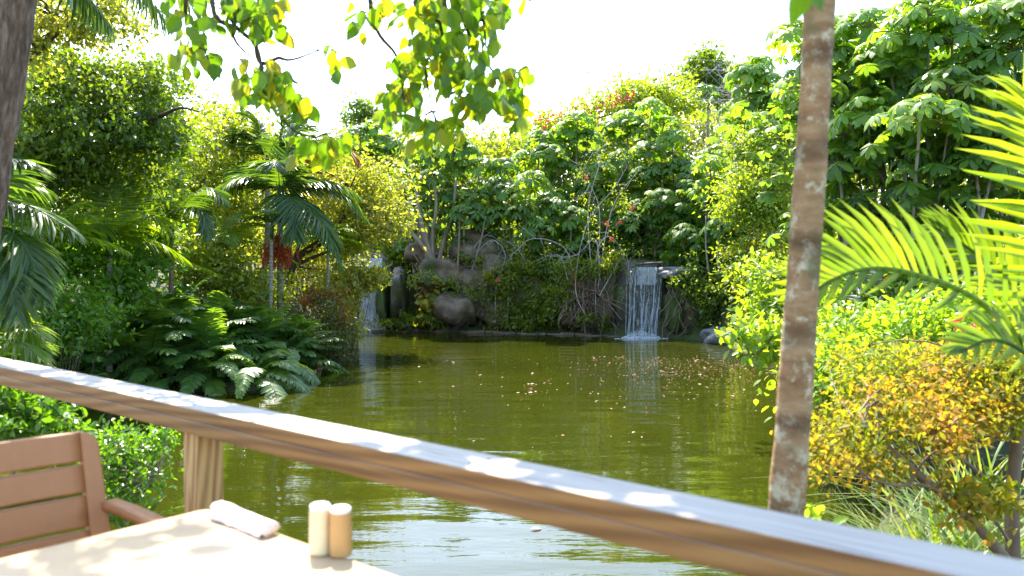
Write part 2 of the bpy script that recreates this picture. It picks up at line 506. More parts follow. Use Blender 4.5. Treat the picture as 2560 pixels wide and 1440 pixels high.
M['far'] = leaf_mat('far_leaf', [(0.07, 0.11, 0.018), (0.12, 0.17, 0.024), (0.18, 0.22, 0.03), (0.25, 0.26, 0.04)], trans=(2.2, 2.0, 0.5), tmix=0.58, rough=0.42, nscale=0.35)
M['feather'] = leaf_mat('feathery_leaf', [(0.12, 0.20, 0.02), (0.18, 0.26, 0.03), (0.26, 0.31, 0.04)], trans=(2.1, 1.9, 0.5), tmix=0.6, rough=0.48)
M['red_flower'] = leaf_mat('red_bract', [(0.40, 0.015, 0.03), (0.55, 0.03, 0.05), (0.60, 0.06, 0.09)], trans=(1.3, 1.0, 1.0), tmix=0.4, rough=0.5)
M['fruit'] = plain_mat('palm_fruit', (0.42, 0.06, 0.012), rough=0.4, var=0.4, nscale=20)
M['petal'] = leaf_mat('floating_petal', [(0.30, 0.07, 0.06), (0.40, 0.18, 0.11), (0.46, 0.27, 0.17), (0.32, 0.14, 0.05)], trans=(1.1, 1.0, 1.0), tmix=0.25, rough=0.5)
M['bark_tan'] = bark_mat('tan_bark', [(0.12, 0.085, 0.055), (0.22, 0.165, 0.11), (0.31, 0.25, 0.18)], scale=10)
M['bark_grey'] = bark_mat('grey_bark', [(0.13, 0.11, 0.09), (0.25, 0.22, 0.18), (0.36, 0.33, 0.28)], scale=10)
M['bark_dark'] = bark_mat('dark_bark', [(0.035, 0.024, 0.016), (0.075, 0.052, 0.034), (0.13, 0.095, 0.065)], scale=12)
M['bark_rough'] = bark_mat('ridged_bark', [(0.04, 0.025, 0.018), (0.16, 0.105, 0.08), (0.34, 0.26, 0.21)], scale=34, stretch=(1, 1, 0.22), bump=1.0)
M['bark_lichen'] = bark_mat('lichened_bark', [(0.16, 0.080, 0.034), (0.29, 0.165, 0.075), (0.42, 0.28, 0.145)], scale=12, stretch=(0.6, 0.6, 1.8), bump=0.5,
                            lichen=((0.50, 0.43, 0.28), (0.14, 0.12, 0.05)), rings=1.1)
M['bark_palm'] = bark_mat('palm_bark', [(0.14, 0.13, 0.10), (0.24, 0.22, 0.18), (0.32, 0.30, 0.25)], scale=8, stretch=(1, 1, 2), rings=4.0)
M['root'] = bark_mat('root_bark', [(0.10, 0.065, 0.04), (0.19, 0.13, 0.085), (0.29, 0.22, 0.15)], scale=8)
M['twig'] = bark_mat('pale_twig', [(0.22, 0.19, 0.17), (0.36, 0.33, 0.30), (0.46, 0.43, 0.40)], scale=8)
M['rock'] = rock_mat('boulder_rock', [(0.03, 0.02, 0.012), (0.135, 0.095, 0.058), (0.27, 0.20, 0.135)], moss=0.25)
M['rock_grey'] = rock_mat('grey_rock', [(0.07, 0.068, 0.065), (0.17, 0.165, 0.16), (0.30, 0.29, 0.28)], moss=0.1)
M['rock_wet'] = rock_mat('wet_rock', [(0.015, 0.013, 0.011), (0.04, 0.033, 0.018), (0.075, 0.06, 0.045)], moss=0.35, rough=0.35)
M['moss'] = rock_mat('mossy_rock', [(0.03, 0.04, 0.01), (0.06, 0.09, 0.014), (0.10, 0.13, 0.02)], moss=0.5, rough=0.9)
M['soil'] = rock_mat('soil', [(0.028, 0.020, 0.012), (0.055, 0.041, 0.026), (0.095, 0.072, 0.047)], moss=0.45, rough=0.95)
M['water'] = water_mat()
M['fall'] = fall_mat('falling_water', 0.42, 9.0)
M['fall_thick'] = fall_mat('falling_water_dense', 0.85, 12.0)
M['foam'] = plain_mat('foam', (0.75, 0.78, 0.80), rough=0.6, var=0.1)
M['wood'] = wood_mat('railing_wood', (0.145, 0.066, 0.018), (0.275, 0.142, 0.044), grey_top=((0.29, 0.26, 0.225), (0.42, 0.385, 0.335)), grain=55)
M['post_wood'] = wood_mat('post_wood', (0.25, 0.115, 0.032), (0.50, 0.31, 0.115), grain=70)
M['deck_wood'] = wood_mat('deck_wood', (0.16, 0.10, 0.05), (0.32, 0.22, 0.13), grain=50)
M['resin'] = plain_mat('brown_resin', (0.37, 0.16, 0.058), rough=0.45, var=0.05, nscale=30, bump=0.05)
M['table'] = plain_mat('tan_tabletop', (0.56, 0.40, 0.23), rough=0.38, var=0.06, nscale=14, bump=0.03)
M['metal_dark'] = plain_mat('dark_metal', (0.05, 0.045, 0.04), rough=0.5, var=0.1)
M['napkin'] = plain_mat('paper_napkin', (0.70, 0.58, 0.54), rough=0.9, var=0.04, nscale=40, bump=0.3)
M['cream'] = plain_mat('cream_ceramic', (0.68, 0.58, 0.36), rough=0.35, var=0.03)
M['tan'] = plain_mat('tan_ceramic', (0.46, 0.27, 0.10), rough=0.35, var=0.05)
M['white'] = plain_mat('white_cap', (0.80, 0.79, 0.76), rough=0.35, var=0.02)

# ------------------------------------------------------------------ ground and pond
POND = np.array([(-3.6, 5.6), (-4.6, 7.6), (-6.5, 10.5), (-9.5, 12), (-9.8, 14.5), (-7.0, 15.6), (-5.4, 15.3), (-4.5, 15.7), (-4.4, 18), (-4.6, 21), (-4.4, 23.6), (-5.0, 26),
                 (-5.6, 28.7), (-3.9, 29.1), (-1.0, 28.7), (1.6, 28.2), (3.2, 27.0), (4.2, 26.7), (5.2, 26.2), (6.0, 25), (6.2, 21.6), (6.9, 19.6), (7.2, 17), (5.7, 14), (4.7, 10.6),
                 (4.1, 9.0), (3.1, 7.3), (2.3, 5.6), (1.2, 4.4), (-1, 4.2), (-3, 4.6)])

def pond_dist(X, Y):
    """signed distance: negative in the pond"""
    p = np.stack([X.ravel(), Y.ravel()], -1)
    best = np.full(len(p), 1e9); inside = np.zeros(len(p), bool)
    n = len(POND)
    for i in range(n):
        a, b = POND[i], POND[(i + 1) % n]
        ab = b - a
        t = np.clip(((p - a) @ ab) / (ab @ ab), 0, 1)
        best = np.minimum(best, np.linalg.norm(p - (a + t[:, None] * ab), axis=1))
        c = (a[1] > p[:, 1]) != (b[1] > p[:, 1])
        xx = a[0] + (p[:, 1] - a[1]) / (ab[1] if ab[1] else 1e-9) * ab[0]
        inside ^= c & (p[:, 0] < xx)
    return np.where(inside, -best, best).reshape(X.shape)

def ground_z(X, Y):
    X = np.asarray(X, float); Y = np.asarray(Y, float)
    d = pond_dist(X, Y)
    z = np.where(d < 0, np.maximum(-1.3, d * 0.6) - 0.04, 0.10 * sstep(0, 0.25, d) + 0.30 * sstep(0.2, 2.2, d) + 0.04 * d.clip(0, 12))
    s0 = np.interp(X, [-7, -5, -3.6, 2.2, 3.0, 9], [0.5, 0.5, 1.7, 1.4, 0.35, 0.5])
    cliff = sstep(22.5, 26.5, Y) * sstep(-14, -8, X)
    z = z + np.where(d > 0, 1.75 * cliff * sstep(0, 1.1, d - s0), 0)
    z = z + np.where(d > 0, 1.5 * sstep(0.4, 6.0, d) * sstep(-3.0, -5.0, X) * sstep(9.0, 13.0, Y) * (1 - cliff), 0)
    z = z + np.where(d > 0, 0.8 * sstep(0.6, 6.0, d) * sstep(4.0, 7.0, X) * sstep(5.0, 9.0, Y) * (1 - cliff), 0)
    z = z + np.where(d > 0.1, 0.22 * (vnoise(X * 0.9, Y * 0.9, 3) - 0.5) + 0.10 * (vnoise(X * 2.7, Y * 2.7, 5) - 0.5), 0) * sstep(0.1, 0.8, d)
    return z

def gz(x, y):
    return float(ground_z(np.array([x]), np.array([y]))[0])

xs = np.concatenate([[-900, -300, -120, -60, -35], np.arange(-22, 22.01, 0.4), [35, 60, 120, 300, 900]])
ys = np.concatenate([[-300, -80, -30, -12, -6], np.arange(-2, 46.01, 0.4), [55, 70, 100, 180, 400, 1200]])
XX, YY = np.meshgrid(xs, ys, indexing='xy')
ZZ = ground_z(XX, YY)
i, j = np.meshgrid(np.arange(len(ys) - 1), np.arange(len(xs) - 1), indexing='ij')
w_ = len(xs)
quads = np.stack([i * w_ + j, i * w_ + j + 1, (i + 1) * w_ + j + 1, (i + 1) * w_ + j], -1).reshape(-1, 4)
single('ground', Geo().add(np.stack([XX, YY, ZZ], -1).reshape(-1, 3), quads), M['soil'], kind='structure', smooth=True)
single('pond_water', Geo().add([(-16, 2, 0), (14, 2, 0), (14, 32, 0), (-16, 32, 0)], np.array([[0, 1, 2, 3]])), M['water'], kind='structure')

# ------------------------------------------------------------------ leaf templates (x = along the blade, y = across, z = face)
T_DIAMOND = (np.array([(0, 0, 0), (0.42, -0.30, 0.09), (1, 0, -0.08), (0.42, 0.30, 0.09)]), [np.array([(0, 1, 2), (0, 2, 3)])])
T_OVAL = (np.array([(0, 0, 0), (0.28, -0.22, 0.05), (0.68, -0.22, 0.02), (1, 0, -0.14), (0.68, 0.22, 0.02), (0.28, 0.22, 0.05), (0.5, 0, -0.02)]),
          [np.array([(0, 1, 6), (1, 2, 6), (2, 3, 6), (3, 4, 6), (4, 5, 6), (5, 0, 6)])])
T_NARROW = (np.array([(0, 0, 0), (0.35, -0.10, 0.03), (0.35, 0.10, 0.03), (0.75, -0.08, -0.04), (0.75, 0.08, -0.04), (1, 0, -0.16)]),
            [np.array([(0, 1, 2), (3, 5, 4)]), np.array([(1, 3, 4, 2)])])

def big_leaf(seed, heart=True):
    """broad hanging leaf with drawn-out tip, folded along the midrib and curled"""
    r = RNG(seed)
    ts = np.array([0, 0.08, 0.25, 0.45, 0.65, 0.82, 0.93, 1.0])
    wd = np.array([0.0, 0.14, 0.27, 0.31, 0.27, 0.15, 0.05, 0.0])
    fold, curl, tw = r.uniform(0.05, 0.35), r.uniform(-0.35, 0.45), r.uniform(-0.5, 0.5)
    V, F = [], []
    for t, w in zip(ts, wd):
        z0 = -curl * t * t
        c, s = math.cos(tw * t), math.sin(tw * t)
        for k in (-1, -0.5, 0, 0.5, 1):
            y = w * k
            z = abs(k) * w * fold * 1.5 + 0.02 * math.sin(9 * t + k * 3 + seed)
            V.append((t, y * c - z * s, z0 + y * s + z * c))
    for a in range(len(ts) - 1):
        for b in range(4):
            F.append((a * 5 + b, a * 5 + b + 1, (a + 1) * 5 + b + 1, (a + 1) * 5 + b))
    g = Geo().add(np.array(V), np.array(F))
    return g

def umbrella_template(seed, n=10):
    """one compound leaf: leaflets spread like the ribs of an umbrella, tips hanging"""
    r = RNG(seed)
    V, T3, Q, k = [], [], [], 0
    for a in range(n):
        th = 2 * math.pi * (a + r.uniform(-0.2, 0.2)) / n
        L = 0.46 * r.uniform(0.8, 1.1)
        dr = r.uniform(0.28, 0.62)
        w = 0.082 * r.uniform(0.85, 1.15)
        c, s = math.cos(th), math.sin(th)
        rows = [(0.05, 0.012), (0.22, 0.025), (0.55, 1.0 * w), (0.82, 0.9 * w), (1.0, 0.0)]
        pts = []
        for t, ww in rows:
            rr, z = L * t * (1 - 0.12 * t), -dr * L * (t ** 1.8) + 0.03
            for sg in ((-1, 1) if ww else (0,)):
                pts.append((rr * c - sg * ww * s, rr * s + sg * ww * c, z + (0.0 if not ww else 0.012 * sg * math.sin(a * 1.7))))
        V += pts
        Q += [(k, k + 1, k + 3, k + 2), (k + 2, k + 3, k + 5, k + 4), (k + 4, k + 5, k + 7, k + 6)]
        T3.append((k + 6, k + 7, k + 8))
        k += 9
    return (np.array(V), [np.array(Q), np.array(T3)])

U_T = [umbrella_template(s, n) for s, n in ((1, 9), (2, 11), (3, 10), (4, 8))]
def tmpl_mesh(name, T, mat):
    return Geo().add(T[0], *T[1]).mesh(name, mat)
U_ME = [tmpl_mesh('umbrella_leaf', T, M['umbrella']) for T in U_T]
U_ME_L = [tmpl_mesh('umbrella_leaf_sunlit', T, M['umbrella_light']) for T in U_T]
OVAL_ME = {k: tmpl_mesh('leaf', T_OVAL, M[k]) for k in ('lime', 'orange', 'near_shrub', 'croton')}
BIG_ME = [big_leaf(s).mesh('leaf', M['canopy'], smooth=True) for s in range(6)]

def lobe(px, py, d, rx, ry, rd):
    return P(px, py, d), np.array([rx * d / F_PX, rd, ry * d / F_PX])

def crown_points(lobes, ncl, per, clump_r, rng, shell=0.45, flat=0.6):
    w = np.array([r[0] * r[2] * (r[1] ** 0.3) for c, r in lobes]); w /= w.sum()
    li = rng.choice(len(lobes), ncl, p=w)
    C = np.array([l[0] for l in lobes])[li]; Rr = np.array([l[1] for l in lobes])[li]
    dr = nrm(rng.normal(size=(ncl, 3)))
    cc = C + Rr * dr * (rng.random((ncl, 1)) ** shell) * np.where(rng.random((ncl, 1)) < 0.28, rng.uniform(1.05, 1.45, (ncl, 1)), 1.0)
    k = np.repeat(np.arange(ncl), per)
    off = rng.normal(size=(ncl * per, 3)) * clump_r * np.array([1, 1, flat]) * rng.uniform(0.5, 1.7, (ncl, 1))[k]
    pos = cc[k] + off
    out = nrm((pos - C[k]) / Rr[k])
    return pos, out, cc, li

def leaf_frames(pos, out, rng, up=0.7, rnd=0.8, droop=0.35):
    n = len(pos)
    N = nrm(rnd * rng.normal(size=(n, 3)) + up * np.array([0, 0, 1.0]) + 0.35 * out)
    A = nrm(rng.normal(size=(n, 3)) * 0.9 + out * 0.6 - droop * np.array([0, 0, 1.0]))
    return frames(A, N)

def foliage(lobes, ncl, per, clump_r, leaf, T, rng, **kw):
    pos, out, cc, li = crown_points(lobes, ncl, per, clump_r, rng, kw.pop('shell', 0.45), kw.pop('flat', 0.6))
    R = leaf_frames(pos, out, rng, **kw)
    return scatter(T, pos, R, leaf * rng.uniform(0.45, 1.5, len(pos))), cc

def limbs(start_pts, targets, rng, r0=0.05, r1=0.008, sag=0.0):
    """curved boughs from a stem out to the clumps they carry"""
    g = Geo()
    start_pts = np.asarray(start_pts, float)
    for t in targets:
        low = start_pts[start_pts[:, 2] < t[2] + 0.2]
        cand = low if len(low) else start_pts
        s = cand[np.argmin(np.linalg.norm(cand - t, axis=1) + rng.random(len(cand)) * 0.4)]
        mid = (s + t) / 2 + rng.normal(size=3) * 0.10 * np.linalg.norm(t - s) + np.array([0, 0, sag + 0.12 * np.linalg.norm(t - s)])
        pts = bezier(s, mid, t, 7)
        g.join(tube(pts, np.linspace(r0, r1, 7), 5, cap=False))
    return g

def small_tree(name, label, base, stem, lobes, mat, bark, ncl, per, clump_r, leaf, seed, T=T_DIAMOND, r0=0.12, nlimb=30, cat='tree', group=None, extra_limbs=None, **kw):
    rng = RNG(seed)
    t = Thing(name, label, cat, base, group)
    fg, cc = foliage(lobes, ncl, per, clump_r, leaf, T, rng, **kw)
    t.part('crown', fg, M[mat], kind='stuff')
    sp = smooth_path(stem, 20)
    tg = tube(sp, np.linspace(r0, r0 * 0.35, 20), 9)
    starts = sp[6:]
    for c, r in lobes:
        lp = bezier(starts[-1] if c[2] > starts[-1][2] else starts[np.argmin(abs(starts[:, 2] - c[2] + 0.4))], (starts[-1] + c) / 2 + np.array([0, 0, 0.2]), c, 8)
        tg.join(tube(lp, np.linspace(r0 * 0.5, r0 * 0.15, 8), 6, cap=False))
        starts = np.vstack([starts, lp[2:]])
    tg.join(limbs(starts, cc[rng.choice(len(cc), min(nlimb, len(cc)), replace=False)], rng, r0 * 0.2, 0.006))
    if extra_limbs:
        for pts, ra, rb in extra_limbs:
            q = smooth_path(pts, 14)
            tg.join(tube(q, np.linspace(ra, rb, 14), 6))
    t.part('trunk', tg, M[bark], smooth=True)
    return t

# ------------------------------------------------------------------ far bank: rock, boulders, waterfalls
def boulder(c, r, seed, rough=0.34, sub=4):
    bm = bmesh.new()
    bmesh.ops.create_icosphere(bm, subdivisions=sub, radius=1.0)
    V = np.array([v.co[:] for v in bm.verts])
    k = seed * 13.7
    f = 1 + rough * (vnoise(V[:, 0] * 1.6 + k, V[:, 1] * 1.6 + V[:, 2] * 1.3, seed) - 0.5) * 2 + rough * 0.5 * (vnoise(V[:, 0] * 4 + k, V[:, 2] * 4 + V[:, 1] * 3, seed + 1) - 0.5) + 0.14 * np.abs(vnoise(V[:, 0] * 2.2 - V[:, 1] * 1.1 + k, V[:, 2] * 5.5, seed + 5) - 0.5) + 0.05 * (vnoise(V[:, 0] * 11 + k, V[:, 2] * 11 + V[:, 1] * 7, seed + 7) - 0.5)
    V = V * f[:, None]
    V = np.sign(V) * np.abs(V) ** 0.74
    V = V * np.asarray(r) + np.asarray(c)
    for v, q in zip(bm.verts, V): v.co = Vector(q.tolist())
    return from_bm(bm)

BOULDERS = [  # px, py, rx, ry, d, material, label
    (1055, 632, 42, 34, 29.6, 'rock', 'tan boulder above the grey stream rock, highest beside the leaning trunks'),
    (1095, 690, 62, 44, 29.3, 'rock', 'broad tan boulder at the foot of the leaning forked trunks'),
    (1190, 622, 74, 46, 30.2, 'rock', 'large brown boulder in shade between the thin tan trunks'),
    (1185, 705, 66, 38, 29.3, 'rock', 'long tan ledge boulder behind the thin straight trunk'),
    (1240, 662, 52, 34, 29.6, 'rock', 'rounded brown boulder above the yellow croton'),
    (1142, 768, 56, 44, 29.2, 'rock', 'pale tan boulder between the two yellow crotons'),
    (1240, 768, 62, 46, 29.2, 'rock', 'pinkish tan boulder low behind the strap-leaved plants'),
    (1000, 735, 24, 66, 29.3, 'rock_wet', 'tall grey rock washed by the thin stream'),
    (962, 742, 20, 80, 29.6, 'moss', 'narrow mossy rock between the two streams of the far waterfall'),
    (905, 690, 34, 60, 30.0, 'rock_grey', 'grey streaked rock at the top of the half-hidden waterfall'),
    (1315, 735, 60, 56, 29.3, 'rock', 'shadowed boulder wrapped in green shrubs mid bank'),
    (1430, 750, 60, 66, 28.9, 'rock', 'big grey rock face behind the tangled roots'),
    (1510, 730, 46, 92, 28.0, 'rock', 'brown rock face beside the waterfall draped with roots'),
    (1690, 684, 54, 17, 27.2, 'rock_grey', 'flat overhanging ledge stone beside the waterfall lip'),
    (1688, 778, 38, 62, 27.4, 'moss', 'bright mossy rock beside the foot of the waterfall'),
    (1755, 770, 56, 74, 26.9, 'rock', 'brown root-covered rock right of the mossy one'),
    (1800, 842, 44, 24, 25.2, 'rock_grey', 'low grey stone slab at the waterline under the shrubs'),
    (1865, 800, 70, 60, 25.6, 'moss', 'dark mossy bank rock behind the overhanging leafy branch'),
]
for k, (px, py, rx, ry, d, m, lab) in enumerate(BOULDERS):
    c = P(px, py, d)
    single('boulder', boulder(c, (0.88 * rx * d / F_PX, 0.55 + 0.3 * (k % 3), 0.88 * ry * d / F_PX), k + 1), M[m], lab, 'rock', 'rocks of the far bank', origin=c, smooth=True)

# wet rock wall behind the main waterfall
c = P(1605, 765, 27.75)
single('rock_wall', boulder(c, (1.05, 0.62, 1.42), 41, rough=0.16, sub=4), M['rock_wet'], 'dark wet rock wall behind the main waterfall', 'rock wall', origin=c, smooth=True)
c = P(930, 740, 30.5)
single('rock_wall', boulder(c, (0.8, 0.5, 1.45), 43, rough=0.16, sub=4), M['rock_wet'], 'dark wet rock wall behind the half-hidden far waterfall', 'rock wall', origin=c, smooth=True)

def curtain(x0a, x1a, ya, x0b, x1b, yb, d, bulge, seed, nx=22, nz=30):
    u, v = np.meshgrid(np.linspace(0, 1, nx), np.linspace(0, 1, nz))
    px = (x0a + (x1a - x0a) * u) * (1 - v) + (x0b + (x1b - x0b) * u) * v
    py = ya + (yb - ya) * v
    A = np.array([P(a, b, d) for a, b in zip(px.ravel(), py.ravel())])
    vv, uu = v.ravel(), u.ravel()
    A[:, 1] -= bulge * (vv ** 0.5) * 0.4 + 0.10 * (vnoise(uu * 9, vv * 1.2, seed) - 0.5) + 0.05 * (vnoise(uu * 26, vv * 4, seed + 2) - 0.5)
    i, j = np.meshgrid(np.arange(nz - 1), np.arange(nx - 1), indexing='ij')
    q = np.stack([i * nx + j, i * nx + j + 1, (i + 1) * nx + j + 1, (i + 1) * nx + j], -1).reshape(-1, 4)
    return Geo().add(A, q)

def stream(pxs, d, w, seed, n=22):
    """one thread of falling water: a flattened wavering ribbon with thickness"""
    r = RNG(seed)
    pts = smooth_path([P(x, y, d + dd) for x, y, dd in pxs], n)
    pts[:, 0] += 0.02 * np.cumsum(r.normal(size=n)) / 3
    rad = w * (0.5 + 0.8 * np.linspace(0, 1, n)) * r.uniform(0.6, 1.4, n)
    return tube(pts, rad, 6)

def splash(cx, cy, cz, rx, ry, h, n, seed, size=0.02):
    r = RNG(seed)
    a, rr = r.random(n) * 2 * math.pi, r.random(n) ** 0.6
    pos = np.stack([cx + rx * rr * np.cos(a), cy + ry * rr * np.sin(a), cz + h * r.random(n) ** 2.2 * (1.1 - rr)], -1)
    T = (np.array([(1, 0, 0), (-1, 0, 0), (0, 1, 0), (0, -1, 0), (0, 0, 1), (0, 0, -1)], float),
         [np.array([(0, 2, 4), (2, 1, 4), (1, 3, 4), (3, 0, 4), (2, 0, 5), (1, 2, 5), (3, 1, 5), (0, 3, 5)])])
    return scatter(T, pos, frames(r.normal(size=(n, 3)), r.normal(size=(n, 3))), size * r.uniform(0.3, 1.3, n))

wf = Thing('waterfall', 'white curtain waterfall dropping from a ledge into the pond', 'waterfall', P(1605, 845, 26.6))
wf.part('water_curtain', curtain(1572, 1656, 670, 1566, 1642, 846, 27.0, 0.9, 7), M['fall'], smooth=True)
wf.part('water_curtain', curtain(1592, 1642, 668, 1590, 1638, 712, 26.98, 0.2, 9, 16, 10), M['fall_thick'], smooth=True)
wf.part('water_curtain', curtain(1604, 1650, 744, 1592, 1640, 846, 26.72, 0.35, 13, 16, 16), M['fall'], smooth=True)
for k, (x0, x1, y0, w) in enumerate([(1578, 1566, 670, 0.014), (1583, 1572, 670, 0.010), (1592, 1588, 670, 0.018), (1600, 1598, 700, 0.014), (1612, 1604, 712, 0.018),
                                     (1622, 1606, 740, 0.020), (1641, 1628, 672, 0.020), (1652, 1640, 672, 0.010), (1634, 1616, 742, 0.022), (1646, 1632, 746, 0.024), (1568, 1563, 672, 0.010)]):
    wf.part('stream', stream([(x0, y0, 0.12), ((x0 * 0.6 + x1 * 0.4), y0 * 0.6 + 846 * 0.4, -0.10), (x1, 847, -0.22)], 26.85, w, 60 + k), M['fall_thick'], smooth=True)
b0 = P(1603, 845, 26.5)
wf.part('foam', splash(b0[0], b0[1], 0.005, 0.62, 0.18, 0.30, 1000, 3, 0.014).join(splash(b0[0], b0[1] - 0.25, 0.0, 0.9, 0.28, 0.01, 200, 4, 0.014)), M['foam'], kind='stuff')

wf2 = Thing('waterfall', 'pale far waterfall half hidden behind the yellow-leaved tree', 'waterfall', P(930, 832, 29.0))
wf2.part('water_curtain', curtain(908, 956, 645, 900, 962, 805, 29.4, 0.9, 17), M['fall_thick'], smooth=True)
wf2.part('water_curtain', curtain(905, 955, 745, 898, 962, 812, 29.2, 0.4, 19), M['fall_thick'], smooth=True)
for k, (x0, x1) in enumerate([(915, 905), (925, 918), (935, 930), (945, 942), (952, 955)]):
    wf2.part('stream', stream([(x0, 650, 0.1), ((x0 + x1) / 2, 740, -0.1), (x1, 815, -0.3)], 29.4, 0.022, 80 + k), M['fall_thick'], smooth=True)
b0 = P(930, 822, 29.0)
wf2.part('foam', splash(b0[0], b0[1], 0.01, 0.55, 0.2, 0.5, 1200, 5, 0.018), M['foam'], kind='stuff')
st = Thing('rock_stream', 'thin sheet of water sliding down the tall grey rock', 'waterfall', P(1000, 800, 28.6))
st.part('water_sheet', curtain(992, 1010, 672, 994, 1012, 795, 28.72, 0.1, 23, 10, 24), M['fall'], smooth=True)

c0, c1 = P(1588, 662, 27.0), P(1664, 657, 27.0)
single('spillway_bar', tube(smooth_path([c0, (c0 + c1) / 2 + np.array([0, 0, 0.015]), c1], 8), 0.035, 8), M['metal_dark'], 'dark bar lying across the top of the main waterfall', 'bar', origin=c0, smooth=True)

# stone edging along the far waterline
r = RNG(5)
kerb_px = [(936, 831), (975, 829), (1010, 830), (1048, 828), (1090, 831), (1132, 830), (1170, 833), (1212, 832), (1250, 835), (1290, 834), (1330, 837), (1366, 836), (1400, 838), (1436, 838), (1470, 841), (1505, 840), (1540, 844)]
kt = Thing('shore_edging', 'low concrete edging along the far waterline below the grass', 'edging', G(1240, 833))
for k in range(len(kerb_px) - 1):
    a, b = G(*kerb_px[k]), G(*kerb_px[k + 1])
    u = nrm(b - a); n = np.array([-u[1], u[0], 0])
    if n[1] < 0: n = -n
    L = np.linalg.norm(b - a)
    Mx = np.eye(4); Mx[:3, 0], Mx[:3, 1], Mx[:3, 2], Mx[:3, 3] = u, n, (0, 0, 1), a
    kt.part('edging_stone', box((0.01, 0.0, -0.2), (L - 0.01, 0.20 + 0.1 * r.random(), 0.03 + 0.05 * r.random()), Mx, 0.025), M['rock'], smooth=False)

# ------------------------------------------------------------------ grasses, strap plants, crotons, ferns
def blades(bases, lens, rng, width=0.03, lean=0.5, nseg=5, droop=0.5, face=None):
    g = Geo()
    n = len(bases)
    az = rng.random(n) * 2 * math.pi
    ln = lean * rng.uniform(0.3, 1.2, n)
    t = np.linspace(0, 1, nseg)
    V = np.zeros((n, nseg, 2, 3))
    hx, hy = np.cos(az), np.sin(az)
    for k, tt in enumerate(t):
        rr = lens * (ln * tt + droop * ln * tt * tt)
        zz = lens * (tt - droop * 0.85 * ln * tt * tt)
        w = width * lens / lens.mean() * math.sin(math.pi * min(0.98, 0.12 + 0.88 * tt)) ** 0.7
        for q, sg in enumerate((-1, 1)):
            V[:, k, q, 0] = bases[:, 0] + hx * rr - hy * sg * w * 0.5
            V[:, k, q, 1] = bases[:, 1] + hy * rr + hx * sg * w * 0.5
            V[:, k, q, 2] = bases[:, 2] + zz
    off = (np.arange(n) * nseg * 2)[:, None, None]
    q = np.array([(2 * k, 2 * k + 1, 2 * k + 3, 2 * k + 2) for k in range(nseg - 1)])[None] + off
    g.add(V.reshape(-1, 3), q.reshape(-1, 4))
    return g

r = RNG(11)
n = 9000
px, py = r.uniform(935, 1560, n), r.uniform(0, 1, n)
gx = np.interp(px, [935, 1240, 1560], [-4.9, -0.6, 3.2]) + r.normal(size=n) * 0.1
gy = np.interp(gx, [-5, -3.9, -1, 1.6, 3.2], [28.9, 29.1, 28.7, 28.2, 27.0]) + 0.25 + 1.5 * py ** 1.3
dens = vnoise(gx * 1.4, gy * 1.4, 21) + 0.25 * (gx < -1.5)
keep = dens > 0.42
gx, gy = gx[keep], gy[keep]
bz = ground_z(gx, gy)
single('grass', blades(np.stack([gx, gy, bz], -1), r.uniform(0.10, 0.34, len(gx)), r, 0.03, 0.8, 4), M['grass'], 'low grass and weeds covering the far shore strip', 'grass', kind='stuff')

def strap_plant(px, py, d, n, length, seed, label, mat='strap', width=0.055, name='strap_leaved_plant', cat='plant', group=None, z=None):
    rng = RNG(seed)
    b = P(px, py, d)
    b[2] = gz(b[0], b[1]) if z is None else z
    t = Thing(name, label, cat, b, group)
    for k in range(n):
        bb = b + np.array([rng.normal() * 0.05, rng.normal() * 0.05, 0])
        t.part('leaf', blades(bb[None], np.array([length * rng.uniform(0.7, 1.15)]), rng, width, 0.75, 7, 0.75), M[mat])
    return t
for k, (px, py, lab) in enumerate([(1128, 812, 'arching strap-leaved plant under the thin pair of trunks'), (1165, 812, 'strap-leaved plant second along the grassy shore strip'),
                                   (1195, 815, 'strap-leaved plant in the middle of the shore clump'), (1228, 812, 'strap-leaved plant beside the low pinkish boulder'),
                                   (1262, 812, 'last strap-leaved plant of the shore clump before the dark shrubs')]):
    strap_plant(px, py, 29.4, 16, 0.95, 100 + k, lab, group='strap-leaved plants on the far shore')

def croton(px, py, d, rad, seed, label, nobj=40):
    rng = RNG(seed)
    c = P(px, py, d)
    base = np.array([c[0], c[1], gz(c[0], c[1])])
    t = Thing('croton_shrub', label, 'shrub', base, 'yellow crotons on the far bank')
    pos, out, cc, li = crown_points([(c, np.array([rad * d / F_PX, 0.5, rad * 1.15 * d / F_PX]))], 14, 12, 0.10, rng)
    R = leaf_frames(pos, out, rng, up=0.6, rnd=0.5)
    for k in range(len(pos))[:nobj]:
        t.inst('leaf', OVAL_ME['croton'], pos[k], R[k], 0.30 * rng.uniform(0.8, 1.2))
    t.part('foliage', scatter(T_OVAL, pos[nobj:], R[nobj:], 0.27 * rng.uniform(0.7, 1.2, len(pos) - nobj)), M['croton'], kind='stuff')
    t.part('stem', limbs([base, base + np.array([0, 0, 0.3])], cc, rng, 0.02, 0.006), M['bark_tan'])
croton(1085, 735, 28.9, 40, 1, 'yellow and green croton below the leaning forked trunks')
croton(1078, 770, 28.8, 26, 2, 'smaller yellow croton just above the grass near the streams')
croton(1222, 712, 29.0, 34, 3, 'yellow croton higher up beside the arching bare stems')

